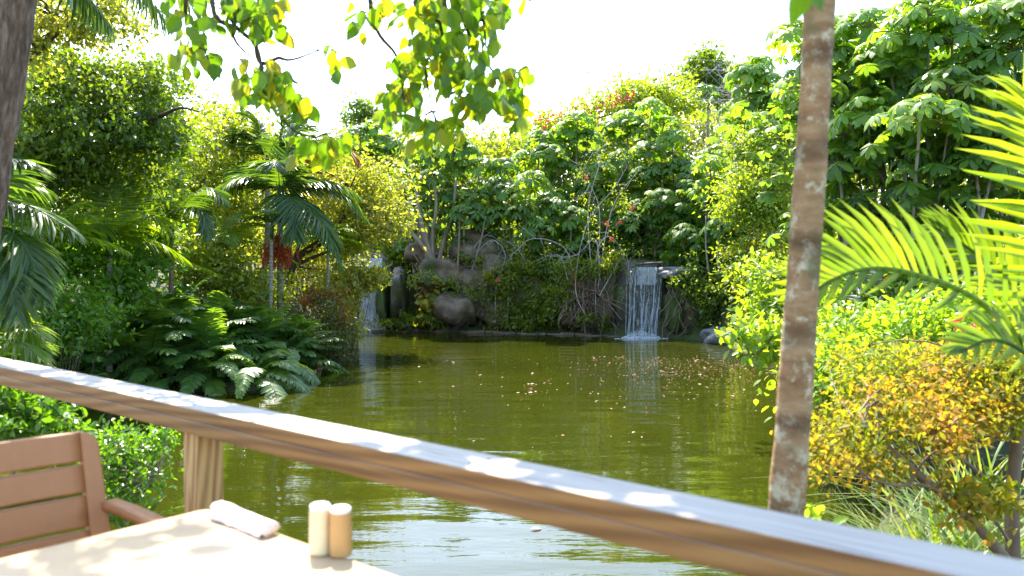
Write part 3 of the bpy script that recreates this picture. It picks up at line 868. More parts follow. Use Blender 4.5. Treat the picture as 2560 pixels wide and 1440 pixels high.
# ------------------------------------------------------------------ roots and bare arching stems
def tangle(name, label, cat, boxes, n, d, seed, rad, mat, wander=0.12, down=True, group=None, kind=None):
    rng = RNG(seed)
    c = np.mean([P((b[0] + b[2]) / 2, b[3], d) for b in boxes], axis=0)
    t = Thing(name, label, cat, c, group)
    g = Geo()
    for k in range(n):
        x0, y0, x1, y1 = boxes[rng.integers(len(boxes))]
        a = P(rng.uniform(x0, x1), rng.uniform(y0, y0 + (y1 - y0) * 0.5), d + rng.normal() * 0.18)
        b = P(rng.uniform(x0, x1), rng.uniform(y0 + (y1 - y0) * 0.5, y1), d - 0.25 + rng.normal() * 0.18)
        m = 7
        pts = a + (b - a) * np.linspace(0, 1, m)[:, None] + np.cumsum(rng.normal(size=(m, 3)), 0) * wander * 0.5
        pts = smooth_path(pts, 14)
        w = rad * rng.uniform(0.4, 1.5)
        g.join(tube(pts, np.linspace(w, w * 0.5, 14), 5, cap=False))
    t.part('root' if 'root' in name else 'stem', g, M[mat], smooth=True, kind=kind)
    return t
tangle('root_tangle', 'brown tangled roots hanging over the rock beside the waterfall', 'roots', [(1440, 660, 1560, 830), (1400, 700, 1500, 825)], 130, 27.6, 1, 0.022, 'root', kind='stuff')
tangle('root_tangle', 'looping roots on the brown rock right of the waterfall', 'roots', [(1668, 690, 1745, 845), (1690, 730, 1790, 845)], 85, 26.7, 2, 0.020, 'root', kind='stuff')
tangle('root_tangle', 'thin dry roots trailing over the tan boulders by the leaning trunks', 'roots', [(1030, 620, 1130, 720), (1110, 640, 1250, 700)], 45, 29.2, 3, 0.014, 'root', kind='stuff')

def arch_stems(name, label, paths, d, seed, flowers, rad=0.02, mat='twig', leafn=0):
    rng = RNG(seed)
    base = P(paths[0][0][0], paths[0][0][1], d)
    t = Thing(name, label, 'vine', base)
    ends = []
    for pth in paths:
        dd = d + rng.normal() * 0.25
        pts = smooth_path([P(x, y, dd) for x, y in pth], 22)
        pts += np.cumsum(rng.normal(size=pts.shape), 0) * 0.006
        t.part('stem', tube(pts, np.linspace(rad, rad * 0.35, 22), 6, cap=False), M[mat], smooth=True)
        g = Geo()
        for k in range(7):
            s = pts[rng.integers(6, 22)]
            e = s + np.array([rng.normal() * 0.28, rng.normal() * 0.15, rng.normal() * 0.25 - 0.12])
            g.join(tube(bezier(s, (s + e) / 2 + rng.normal(size=3) * 0.06, e, 6), np.linspace(rad * 0.4, rad * 0.15, 6), 4, cap=False))
            ends.append(e)
        t.part('twig', g, M[mat])
    if leafn:
        pos = np.array(ends)[rng.integers(len(ends), size=leafn)] + rng.normal(size=(leafn, 3)) * 0.10
        t.part('foliage', scatter(T_DIAMOND, pos, leaf_frames(pos, rng.normal(size=(leafn, 3)), rng), 0.09 * rng.uniform(0.6, 1.2, leafn)), M['small_mid'], kind='stuff')
    for (x, y) in flowers:
        c = P(x, y, d - 0.25)
        k = 9
        pos = c + rng.normal(size=(k, 3)) * 0.04
        t.part('flower', scatter(T_OVAL, pos, frames(rng.normal(size=(k, 3)), rng.normal(size=(k, 3))), 0.075 * rng.uniform(0.7, 1.2, k)), M['red_flower'])
    return t
arch_stems('arching_vine', 'bare grey vine arching toward the waterfall with a few red flowers', [
    [(1470, 800), (1440, 720), (1470, 560), (1540, 470), (1570, 420)], [(1490, 790), (1490, 640), (1520, 590), (1560, 640), (1570, 720)],
    [(1500, 700), (1490, 600), (1440, 640), (1370, 645)], [(1480, 760), (1500, 560), (1480, 470), (1440, 400)],
    [(1495, 720), (1530, 520), (1600, 420)], [(1480, 700), (1470, 520), (1500, 400), (1480, 380)], [(1500, 740), (1560, 640), (1570, 700), (1552, 755)],
    [(1420, 700), (1400, 640), (1360, 640)], [(1440, 700), (1410, 620), (1330, 600), (1280, 640)]], 27.3, 4,
    [(1572, 725), (1440, 712), (1430, 695), (1518, 560), (1528, 600), (1546, 555), (1468, 442), (1580, 520), (1540, 650), (1435, 680), (1245, 700)], leafn=900)
arch_stems('arching_vine', 'bare grey vine looping above the yellow croton', [
    [(1250, 820), (1255, 700), (1280, 620), (1260, 610), (1220, 700)], [(1200, 690), (1180, 630), (1220, 590), (1270, 620)], [(1270, 800), (1275, 680), (1290, 620), (1300, 610)],
    [(1240, 810), (1240, 720), (1265, 640), (1235, 600), (1190, 630)]], 28.6, 6, [], leafn=120)

# ------------------------------------------------------------------ umbrella trees
def head_leaves(c, n, R, rng, size, tilt=0.0):
    """positions and frames of the compound leaves round one stem tip"""
    k = np.arange(n)
    az = k * 2.399963 + rng.random() * 6.28
    pol = np.radians(np.linspace(8, 112, n) + rng.normal(size=n) * 7)
    d = np.stack([np.sin(pol) * np.cos(az), np.sin(pol) * np.sin(az), np.cos(pol)], -1)
    pos = c + R * d * np.array([1.0, 1.0, 0.62]) * rng.uniform(0.8, 1.12, (n, 1))
    N = nrm(d * 0.75 + np.array([0, 0, 0.85]) + rng.normal(size=(n, 3)) * 0.10)
    A = nrm(np.cross(N, rng.normal(size=(n, 3))))
    return pos, frames(A, N), size * rng.uniform(0.75, 1.12, n)

def umbrella_tree(label, heads, base, seed, size=0.85, R=0.62, nl=11, fill=60, light=(), stems=True, rtrunk=0.05, group='umbrella trees of the far bank', bark='bark_tan', fillbox=None):
    """heads: list of stem tips; each carries a dome of compound leaves"""
    rng = RNG(seed)
    t = Thing('umbrella_tree', label, 'tree', base, group)
    sg, pet, fillg = Geo(), Geo(), Geo()
    heads = [np.asarray(h, float) for h in heads]
    for hi, h in enumerate(heads):
        b = base + np.array([rng.normal() * 0.18, rng.normal() * 0.18, 0])
        mid = np.array([b[0] * 0.55 + h[0] * 0.45 + rng.normal() * 0.15, b[1] * 0.5 + h[1] * 0.5 + rng.normal() * 0.15, b[2] * 0.45 + h[2] * 0.55])
        pts = smooth_path([b, mid, h], 14)
        rt = rtrunk * rng.uniform(0.7, 1.2)
        sg.join(tube(pts, np.linspace(rt, rt * 0.45, 14), 7, cap=False))
        pos, Rm, sc = head_leaves(h, nl, R, rng, size)
        mes = U_ME_L if hi in light else U_ME
        for k in range(nl):
            t.inst('leaf', (U_ME_L if rng.random() < 0.2 else mes)[int(rng.integers(4))], pos[k], Rm[k], sc[k])
            pet.join(tube(bezier(h, (h + pos[k]) / 2 + np.array([0, 0, 0.08]), pos[k], 4), 0.010, 4, cap=False))
    sg.join(pet)
    t.part('trunk', sg, M[bark], smooth=True)
    if fill:
        lo, hi_ = np.min(heads, 0), np.max(heads, 0)
        cen = []
        for k in range(fill):
            h = heads[int(rng.integers(len(heads)))]
            cen.append([h[0] + rng.normal() * R * 1.0, h[1] + abs(rng.normal()) * 0.7 - 0.1, h[2] - abs(rng.normal()) * R * 1.5 - 0.25])
        cen = np.array(cen)
        d = nrm(rng.normal(size=(fill, 3)) + np.array([0, -0.4, 0.2]))
        N = nrm(d * 0.6 + np.array([0, 0, 0.8]))
        A = nrm(np.cross(N, rng.normal(size=(fill, 3))))
        Rm = frames(A, N)
        q = rng.integers(4, size=fill)
        for v in range(4):
            s = q == v
            if s.any():
                fillg.join(scatter(U_T[v], cen[s], Rm[s], size * rng.uniform(0.6, 1.0, s.sum())))
        t.part('foliage', fillg, M['umbrella'], kind='stuff')
    return t

FAR_U = [  # label, base px, d, heads (px, py), light heads
    ('umbrella tree with drooping dark leaves above the forked leaning trunks', 1060, 29.8, [(1010, 470), (1075, 450), (1045, 520), (1110, 500), (1130, 430)], ()),
    ('dark umbrella tree behind the hanging yellow-green leaves', 1140, 30.6, [(1090, 395), (1160, 380), (1130, 350), (1200, 420), (1050, 390)], ()),
    ('umbrella tree with glossy tiers above the thin straight trunk', 1200, 29.6, [(1190, 500), (1240, 470), (1215, 545), (1160, 540)], ()),
    ('umbrella tree with broad leaf domes in the middle of the far bank', 1300, 29.2, [(1270, 480), (1330, 455), (1310, 530), (1365, 500), (1250, 540)], ()),
    ('umbrella tree with lowest drooping leaves over the dark shrubs', 1400, 28.6, [(1385, 520), (1430, 545), (1400, 590), (1345, 570), (1440, 600)], (2,)),
    ('umbrella tree touched by sun below the pale treetops', 1340, 31.0, [(1310, 400), (1370, 385), (1350, 350), (1260, 420), (1400, 420)], (0,)),
    ('umbrella tree with pale crown beneath the red blossom', 1440, 31.6, [(1420, 330), (1470, 350), (1400, 370), (1445, 300)], (0, 3)),
    ('umbrella tree in shade behind the bare arching vine', 1520, 30.2, [(1500, 430), (1550, 400), (1530, 480), (1580, 450), (1470, 470)], ()),
    ('sunlit umbrella tree highest on the far bank skyline', 1600, 32.0, [(1570, 300), (1630, 270), (1600, 330), (1660, 310), (1535, 320)], (0, 1, 3)),
    ('umbrella tree with slim bare stems below the skyline crown', 1660, 30.4, [(1620, 380), (1680, 350), (1650, 430), (1700, 420), (1610, 440)], (1,)),
    ('dark umbrella tree above the lip of the main waterfall', 1620, 29.0, [(1600, 520), (1650, 500), (1570, 560), (1690, 540), (1630, 560)], ()),
    ('young umbrella tree with bright hanging yellow-green leaves', 1770, 28.0, [(1775, 415), (1760, 480), (1800, 500)], (0, 1)),
    ('umbrella tree behind the bright young one', 1760, 29.6, [(1730, 450), (1790, 390), (1750, 520), (1830, 460)], ()),
    ('umbrella tree on slim pale stems near the slender tree trunk', 1840, 26.5, [(1800, 570), (1860, 560), (1900, 540), (1840, 610), (1930, 590)], (0, 1)),
    ('umbrella tree with dark low leaves right of the main waterfall', 1740, 27.6, [(1710, 590), (1760, 600), (1790, 660), (1740, 640)], ()),
    ('tall umbrella tree with pale yellow crown against the white sky', 1900, 26.0, [(1890, 170), (1860, 190), (1920, 210), (1900, 260)], (0, 1, 2)),
    ('umbrella tree hanging dark leaves beside the slender trunk', 1950, 24.0, [(1950, 250), (1975, 300), (1930, 320)], (0,)),
    ('small umbrella tree far off in the dip of the skyline', 930, 33.0, [(900, 340), (945, 320), (930, 380), (970, 360), (880, 390)], (1,)),
]
for k, (lab, bx, d, hs, light) in enumerate(FAR_U):
    rng = RNG(500 + k)
    b = P(bx, 700, d); b[2] = gz(b[0], d)
    heads = [P(x, y, d + rng.normal() * 0.5) for x, y in hs]
    umbrella_tree(lab, heads, b, 600 + k, size=0.70, R=0.58, nl=17, fill=110, light=light)

# bare leaning trunks on the boulders (forked)
def bare_trunk(label, forks, d, rad, bark, seed):
    rng = RNG(seed)
    base = P(forks[0][0][0], forks[0][0][1], d)
    t = Thing('leaning_trunk', label, 'tree', base, 'bare trunks on the far bank')
    for k, pth in enumerate(forks):
        pts = smooth_path([P(x, y, d + 0.15 * k * (i > 0)) for i, (x, y) in enumerate(pth)], 18)
        t.part('trunk', tube(pts, np.linspace(rad, rad * 0.5, 18) * rng.uniform(0.7, 1.1), 8), M[bark], smooth=True)
    return t
bare_trunk('pale forked trunks leaning out from the tan boulders', [[(1098, 702), (1075, 640), (1020, 570), (990, 520)], [(1092, 690), (1070, 620), (1050, 540), (1040, 470)],
           [(1085, 680), (1080, 600), (1090, 520), (1085, 440)], [(1075, 670), (1060, 610), (1020, 500)], [(1090, 680), (1110, 600), (1130, 540), (1140, 450)]], 28.9, 0.11, 'bark_tan', 1)
bare_trunk('thin straight trunk and its slanting twin behind the strap plants', [[(1145, 755), (1143, 690), (1147, 620), (1150, 540)], [(1150, 750), (1175, 690), (1200, 610), (1215, 540)]], 28.7, 0.06, 'bark_tan', 2)
bare_trunk('slim pale trunk with side stem right of the main waterfall', [[(1792, 810), (1775, 700), (1765, 620), (1765, 540)], [(1800, 715), (1795, 640), (1800, 560)]], 25.9, 0.05, 'bark_grey', 3)

# ------------------------------------------------------------------ palms and ferns
T_BLADE = (np.array([(0, -0.25, 0), (0, 0.25, 0), (0.3, -0.5, 0.02), (0.3, 0.5, 0.02), (0.3, 0, -0.02), (0.68, -0.38, -0.04), (0.68, 0.38, -0.04), (0.68, 0, -0.07), (1, 0, -0.20)]),
           [np.array([(0, 2, 4), (0, 4, 1), (1, 4, 3), (5, 8, 7), (7, 8, 6)]), np.array([(2, 5, 7, 4), (4, 7, 6, 3)])])

def frond_leaflets(pts, nl, llen, wid, rng, hang=0.35, vee=0.15, a0=72, a1=22, start=0.10, side_only=None, upv=(0, 0, 1.0), low=1.0):
    """leaflet positions, frames and scales along both sides of a midrib"""
    pts = np.asarray(pts, float)
    u = np.linspace(start, 0.995, nl)
    idx = u * (len(pts) - 1)
    i = np.minimum(idx.astype(int), len(pts) - 2); f = (idx - i)[:, None]
    p = pts[i] * (1 - f) + pts[i + 1] * f
    tan = nrm(pts[i + 1] - pts[i])
    up = np.array([0, 0, 1.0])
    side = nrm(np.cross(tan, np.array(upv)) + np.array([1e-4, 0, 0]))
    nor = np.cross(side, tan)
    P_, R_, S_ = [], [], []
    al = np.radians(a0 + (a1 - a0) * u ** 1.3)[:, None]
    prof = np.sin(math.pi * np.clip(0.16 + 0.80 * u, 0, 1)) ** 0.6
    for sg in (-1, 1):
        if side_only and sg != side_only: continue
        jit = rng.normal(size=(nl, 3)) * 0.05
        d = nrm(np.cos(al) * tan + np.sin(al) * sg * side + vee * nor + jit - hang * up)
        n = nrm(nor + 0.25 * rng.normal(size=(nl, 3)) * 0.4 - sg * side * 0.2)
        P_.append(p); R_.append(frames(d, n))
        L = llen * prof * rng.uniform(0.9, 1.08, nl) * (low if sg < 0 else 1.0)
        S_.append(np.stack([L, np.full(nl, wid) * (0.6 + 0.4 * prof) * (0.7 if sg < 0 and low < 1 else 1.0), L], -1))
        if sg < 0 and low < 1:
            k2 = np.arange(nl) % 2 == 0
            P_[-1], R_[-1], S_[-1] = P_[-1][k2], R_[-1][k2], S_[-1][k2]
    return np.concatenate(P_), np.concatenate(R_), np.concatenate(S_)

def frond_geo(pts, nl, llen, wid, rng, rr=0.012, **kw):
    p, R, S = frond_leaflets(pts, nl, llen, wid, rng, **kw)
    g = scatter(T_BLADE, p, R, S)
    g.join(tube(pts, np.linspace(rr, rr * 0.3, len(pts)), 5, cap=False))
    return g

def auto_frond(c, az, el, L, droop, n=14):
    t = np.linspace(0, 1, n)
    h = L * (t * math.cos(el) + 0.10 * t * t)
    z = L * (t * math.sin(el) - droop * t ** 2.2)
    return np.stack([c[0] + h * math.cos(az), c[1] + h * math.sin(az), c[2] + z], -1)

def palm(label, base, crown, fronds, seed, mat='palm', rad=0.06, nl=34, llen=0.55, wid=0.045, bark='bark_palm', bend=0.0, name='palm', auto=0, L=1.8, droop=0.6, el=(0.2, 1.1), hang=0.35, sheath=True, dry=(), group=None, lightset=()):
    rng = RNG(seed)
    t = Thing(name, label, 'palm', base, group)
    base, crown = np.asarray(base, float), np.asarray(crown, float)
    mid = (base + crown) / 2 + np.array([bend, 0, 0])
    sp = smooth_path([base, mid, crown], 16)
    rr = np.linspace(rad * 1.15, rad * 0.8, 16)
    t.part('trunk', tube(sp, rr, 10), M[bark], smooth=True)
    if sheath:
        t.part('crownshaft', tube([sp[-3], sp[-2], crown, crown + np.array([0, 0, 0.25])], [rad * 0.8, rad * 1.05, rad * 0.9, rad * 0.3], 9), M['palm'], smooth=True)
    for k, f in enumerate(fronds):
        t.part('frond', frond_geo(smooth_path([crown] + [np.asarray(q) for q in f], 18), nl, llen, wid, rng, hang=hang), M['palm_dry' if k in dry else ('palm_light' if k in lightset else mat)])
    for k in range(auto):
        az = k * 2.399963 + rng.random() * 0.5
        e = el[0] + (el[1] - el[0]) * ((k + 0.5) / auto)
        t.part('frond', frond_geo(auto_frond(crown, az, e, L * rng.uniform(0.85, 1.1), droop * rng.uniform(0.8, 1.2)), nl, llen, wid, rng, hang=hang), M[mat])
    return t

def onground(px, py, d, dz=0.0):
    b = P(px, py, d); b[2] = gz(b[0], b[1]) + dz
    return b

D = 19.5
pc = lambda x, y, dd=0.0: P(x, y, D + dd)
fp = palm('palm with red fruit bunch and drooping fronds on the fern bank', onground(700, 740, D), pc(700, 480), [
    [pc(640, 440, -.2), pc(570, 455, -.4), pc(505, 500, -.5)], [pc(770, 470, .1), pc(850, 480, .1), pc(915, 545, .1)], [pc(750, 500, -.4), pc(810, 560, -.7), pc(850, 660, -.8)],
    [pc(715, 430, .1), pc(722, 370, .1), pc(735, 320, .2)], [pc(720, 490, -.5), pc(735, 530, -.9), pc(735, 590, -1.1)], [pc(740, 440, .4), pc(790, 400, .6), pc(840, 390, .6)],
    [pc(660, 450, .4), pc(630, 420, .8), pc(600, 430, .9)]], 11, nl=44, llen=0.85, wid=0.06, rad=0.075, auto=3, L=2.0, el=(0.5, 1.2))
# fruit bunch
rng = RNG(77)
for k, (fx, fy) in enumerate([(688, 612), (668, 622), (706, 614), (720, 620)]):
    g = Geo()
    top = pc(697, 585, -0.1)
    for q in range(26):
        s = pc(fx + rng.normal() * 10, fy + rng.normal() * 4, -0.15 + rng.normal() * 0.08)
        e = s + np.array([rng.normal() * 0.04, rng.normal() * 0.04, -0.36 * rng.uniform(0.5, 1.3)])
        n = 12
        pos = s + (e - s) * rng.random((n, 1)) ** 0.8 + rng.normal(size=(n, 3)) * 0.010
        T = (np.array([(1, 0, 0), (-1, 0, 0), (0, 1, 0), (0, -1, 0), (0, 0, 1.3), (0, 0, -1.3)], float), [np.array([(0, 2, 4), (2, 1, 4), (1, 3, 4), (3, 0, 4), (2, 0, 5), (1, 2, 5), (3, 1, 5), (0, 3, 5)])])
        g.join(scatter(T, pos, np.repeat(np.eye(3)[None], n, 0), 0.017 * rng.uniform(0.7, 1.2, n)))
        g.join(tube(bezier(top, (top + s) / 2 + np.array([0, -0.05, 0.02]), s, 4), 0.005, 3, cap=False)).join(tube([s, e], 0.004, 3, cap=False))
    fp.part('fruit_bunch', g, M['fruit'], kind='stuff')
D2 = 21.5
p2 = lambda x, y, dd=0.0: P(x, y, D2 + dd)
palm('taller palm with upright dark fronds behind the fruiting palm', onground(645, 700, D2), p2(668, 405), [
    [p2(655, 350), p2(645, 310), p2(625, 290)], [p2(700, 340, .2), p2(720, 290, .2), p2(725, 250, .3)], [p2(725, 370, -.3), p2(790, 350, -.3), p2(850, 370, -.3)], [p2(640, 350, .2), p2(610, 330, .2), p2(580, 350, .2)],
    [p2(760, 400, .3), p2(850, 370, .3), p2(890, 400, .3)], [p2(690, 350, -.4), p2(735, 320, -.6), p2(760, 310, -.7)]], 12, nl=42, llen=0.85, wid=0.06, rad=0.07, bend=0.1, dry=(4,))
palm('thin palm stem standing just in front of the fruiting palm', onground(672, 745, 18.6), P(680, 560, 18.6), [], 13, rad=0.045, auto=5, L=0.9, el=(0.5, 1.3), nl=18, llen=0.3)
D3 = 17.6
palm('dark feather palm on a brown stem rising above the ferns', onground(425, 820, D3), P(430, 560, D3), [
    [P(435, 480, D3), P(440, 410, D3), P(455, 380, D3)], [P(400, 490, 17.4), P(370, 440, 17.2), P(340, 440, 17.1)], [P(470, 500, 17.5), P(520, 470, 17.4), P(560, 500, 17.3)], [P(390, 500, 17.2), P(350, 500, 17.0), P(325, 560, 16.9)],
    [P(470, 520, 17.2), P(505, 530, 17.1), P(520, 590, 17.0)], [P(400, 550, 17.4), P(360, 560, 17.2), P(345, 600, 17.1)]], 14, rad=0.05, nl=36, llen=0.62, wid=0.05, bark='root', dry=(5,))
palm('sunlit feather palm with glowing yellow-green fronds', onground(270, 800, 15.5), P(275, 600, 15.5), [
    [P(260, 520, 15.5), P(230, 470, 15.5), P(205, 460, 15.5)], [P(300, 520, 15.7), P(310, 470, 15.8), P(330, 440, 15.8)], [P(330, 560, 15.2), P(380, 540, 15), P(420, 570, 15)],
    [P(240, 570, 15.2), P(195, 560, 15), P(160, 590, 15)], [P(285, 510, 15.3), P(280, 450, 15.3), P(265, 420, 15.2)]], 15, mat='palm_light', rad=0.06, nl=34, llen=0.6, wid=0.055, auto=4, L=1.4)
DL = 7.5
palm('large palm with blue-green hanging fronds cut by the left edge', onground(-190, 900, DL), P(-150, 560, DL), [
    [P(-60, 500, 7.4), P(60, 510, 7.3), P(175, 570, 7.2)], [P(-50, 560, 7.2), P(50, 600, 7), P(110, 740, 6.9)], [P(-80, 480, 7.6), P(0, 440, 7.8), P(110, 470, 8)], [P(-60, 600, 7), P(20, 660, 6.8), P(40, 780, 6.7)],
    [P(-90, 460, 7.2), P(-20, 400, 7.1), P(60, 400, 7)]], 16, rad=0.09, nl=38, llen=0.55, wid=0.05)
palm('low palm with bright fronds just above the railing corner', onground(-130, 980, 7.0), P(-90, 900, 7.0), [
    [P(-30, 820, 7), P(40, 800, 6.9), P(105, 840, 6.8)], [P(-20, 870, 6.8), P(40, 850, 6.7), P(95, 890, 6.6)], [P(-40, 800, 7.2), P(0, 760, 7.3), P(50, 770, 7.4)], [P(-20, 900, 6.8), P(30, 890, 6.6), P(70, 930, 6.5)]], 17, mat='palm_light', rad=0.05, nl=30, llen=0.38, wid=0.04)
palm('tall palm whose frond tips hang in at the top of the view', onground(-420, 900, 8.5), P(-330, -330, 8.5), [
    [P(-120, -300, 8.3), P(100, -150, 8.0), P(275, 60, 7.8)], [P(0, -330, 8.6), P(240, -170, 8.7), P(425, 60, 8.7)], [P(-100, -420, 8), P(150, -320, 7.6), P(370, -60, 7.4)]], 18, rad=0.11, nl=54, llen=0.75, wid=0.045, hang=1.3)

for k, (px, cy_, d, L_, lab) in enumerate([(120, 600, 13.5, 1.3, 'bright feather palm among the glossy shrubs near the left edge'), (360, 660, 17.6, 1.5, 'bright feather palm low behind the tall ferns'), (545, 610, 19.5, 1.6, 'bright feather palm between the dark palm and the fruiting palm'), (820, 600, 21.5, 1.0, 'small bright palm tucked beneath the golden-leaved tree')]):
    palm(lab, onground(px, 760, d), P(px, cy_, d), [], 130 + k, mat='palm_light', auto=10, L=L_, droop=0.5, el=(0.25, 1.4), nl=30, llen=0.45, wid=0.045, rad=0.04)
# background feather palms on the right, under the big umbrella trees
for k, (px, cy_, d, lab) in enumerate([(2120, 580, 12.5, 'feather palm in shade directly right of the slender trunk'), (2290, 620, 12.0, 'feather palm in shade beneath the fan of grey stems'), (2400, 600, 12.8, 'feather palm in shade behind the large backlit frond')]):
    palm(lab, onground(px, 760, d), P(px, cy_, d), [], 30 + k, auto=9, L=1.15, droop=0.55, el=(0.35, 1.35), nl=30, llen=0.36, wid=0.03, rad=0.045, group='shaded palms on the bank')

def fern(label, px, py, d, nf, L, seed, mat='fern', base=None, wid=0.085, llen=0.26, el=(0.15, 1.25), droop=0.75, azr=None):
    rng = RNG(seed)
    b = onground(px, py, d) if base is None else base
    t = Thing('leather_fern', label, 'fern', b, 'leather ferns on the bank')
    for k in range(nf):
        az = (k * 2.399963 + rng.random() * 0.6) if azr is None else rng.uniform(*azr)
        e = el[0] + (el[1] - el[0]) * ((k + 0.5) / nf)
        c = b + np.array([rng.normal() * 0.1, rng.normal() * 0.1, 0.05])
        t.part('frond', frond_geo(auto_frond(c, az, e, L * rng.uniform(0.8, 1.15), droop * rng.uniform(0.7, 1.2)), 20, llen * L / 1.4, wid, rng, rr=0.012, hang=0.25, a0=80, a1=40, start=0.22), M[mat])
FERNS = [('leather fern at the water edge left of the open pond', 640, 960, 15.9, 15, 1.55), ('leather fern dipping its fronds in the dark water by the railing', 520, 975, 15.8, 15, 1.5),
         ('leather fern behind the railing where the shade is deepest', 400, 950, 15.9, 15, 1.6), ('tall leather fern with upright fronds beside the brown palm stem', 380, 800, 16.6, 14, 1.9),
         ('leather fern below the fruiting palm', 690, 850, 17.4, 14, 1.5), ('leather fern in the middle of the fern bank', 540, 850, 17.0, 15, 1.6),
         ('leather fern half in sun among the glossy shrubs', 250, 850, 16.4, 14, 1.6), ('leather fern spreading over the bank above the railing', 470, 890, 16.3, 14, 1.5),
         ('leather fern with pale tips nearest the brownish waterside shrub', 735, 900, 17.8, 13, 1.3), ('leather fern in shadow left of the deep gap', 300, 930, 16.0, 13, 1.5),
         ('upright leather fern near the sunlit feather palm', 210, 740, 16.8, 12, 1.8), ('leather fern lit from behind above the fern bank', 600, 790, 18.0, 13, 1.5)]
for k, (lab, px, py, d, nf, L) in enumerate(FERNS):
    fern(lab, px, py, d, nf, L, 900 + k)
TALL = [('tall upright fern just right of the brown palm stem', 470, 760, 16.8, 2.1), ('tall upright fern under the sunlit feather palm', 300, 780, 16.6, 2.2), ('tall upright fern at the foot of the thin palm stem', 650, 800, 17.8, 1.7),
        ('tall upright fern between the brown palm stem and the fruit bunch', 570, 770, 17.6, 2.0), ('tall upright fern above the shaded gap by the railing', 370, 860, 16.2, 2.0), ('tall upright fern among the glossy shrubs at the bank corner', 190, 800, 15.6, 2.1),
        ('tall upright fern behind the waterside ferns', 510, 830, 16.4, 1.9), ('tall upright fern leaning toward the overhanging brownish shrub', 720, 840, 18.4, 1.6), ('tall upright fern with sunlit tips over the fern bank', 420, 800, 17.2, 2.3),
        ('tall upright fern nearest the low bright palm', 110, 850, 14.6, 2.0)]
for k, (lab, px, py, d, L) in enumerate(TALL):
    fern(lab, px, py, d, 16, L, 950 + k, el=(0.65, 1.42), droop=0.42)

# ------------------------------------------------------------------ left bank trees and shrubs
small_tree('oak_tree', 'big dark small-leaved tree filling the upper left', onground(60, 800, 17), [onground(60, 800, 17), P(70, 560, 17), P(120, 380, 17)],
           [lobe(240, 235, 15, 170, 75, 1.6), lobe(330, 330, 15, 140, 80, 1.5), lobe(140, 330, 14.5, 130, 110, 1.5), lobe(250, 420, 15.5, 160, 70, 1.4), lobe(90, 220, 15, 70, 90, 1.2), lobe(390, 220, 15.5, 50, 60, 1.0), lobe(90, 470, 15, 110, 70, 1.2), lobe(170, 150, 14.6, 90, 40, 0.9), lobe(300, 180, 15, 110, 40, 0.9), lobe(50, 380, 14, 60, 110, 0.9), lobe(400, 320, 15.5, 60, 60, 0.9)],
           'small_dark', 'bark_dark', 520, 58, 0.17, 0.095, 21, nlimb=60,
           extra_limbs=[([P(40, 262, 15), P(130, 258, 14.6), P(240, 285, 14.2), P(330, 270, 14)], 0.05, 0.012), ([P(300, 330, 15), P(400, 290, 14.4), P(450, 270, 14), P(500, 280, 14)], 0.05, 0.012)])
small_tree('oak_tree', 'sparse yellow-green boughs beside the rough near trunk', onground(-60, 800, 13), [onground(-60, 800, 13), P(-40, 400, 13), P(40, 150, 13)],
           [lobe(130, 40, 12, 90, 60, 0.9), lobe(240, 60, 12.5, 110, 40, 0.8), lobe(90, 130, 12, 40, 60, 0.6), lobe(270, 10, 12.5, 60, 40, 0.6)],
           'small_yellow', 'bark_dark', 120, 42, 0.15, 0.075, 22, nlimb=40)
small_tree('small_leaved_tree', 'sunlit yellow-green tree left of the tall palm', onground(540, 720, 23), [onground(540, 720, 23), P(530, 520, 23), P(540, 400, 23)],
           [lobe(540, 330, 22, 120, 70, 1.6), lobe(470, 400, 22, 100, 80, 1.5), lobe(620, 370, 22.5, 70, 80, 1.4), lobe(570, 460, 22, 120, 80, 1.4), lobe(420, 480, 21, 100, 80, 1.3), lobe(590, 570, 21.5, 90, 70, 1.2)],
           'small_mid', 'bark_grey', 270, 42, 0.24, 0.12, 23, nlimb=50)
small_tree('small_leaved_tree', 'golden-leaved tree leaning over the far waterfall', onground(690, 745, 22), [onground(690, 745, 22), P(735, 660, 22.2), P(800, 610, 22.5), P(850, 560, 23)],
           [lobe(880, 460, 23, 110, 60, 1.3), lobe(930, 530, 23, 90, 70, 1.3), lobe(820, 520, 23.5, 100, 70, 1.3), lobe(960, 460, 23.5, 70, 40, 1.0), lobe(870, 600, 23, 70, 45, 1.0), lobe(800, 430, 24, 90, 50, 1.2), lobe(980, 560, 22.5, 36, 30, 0.6), lobe(830, 650, 22.5, 60, 40, 0.8)],
           'small_yellow', 'bark_dark', 250, 42, 0.22, 0.12, 24, nlimb=40,
           extra_limbs=[([P(700, 690, 22), P(740, 640, 22), P(800, 600, 22), P(840, 590, 22)], 0.06, 0.03), ([P(720, 690, 22), P(745, 620, 22), P(765, 560, 22), P(790, 520, 22)], 0.05, 0.02)])
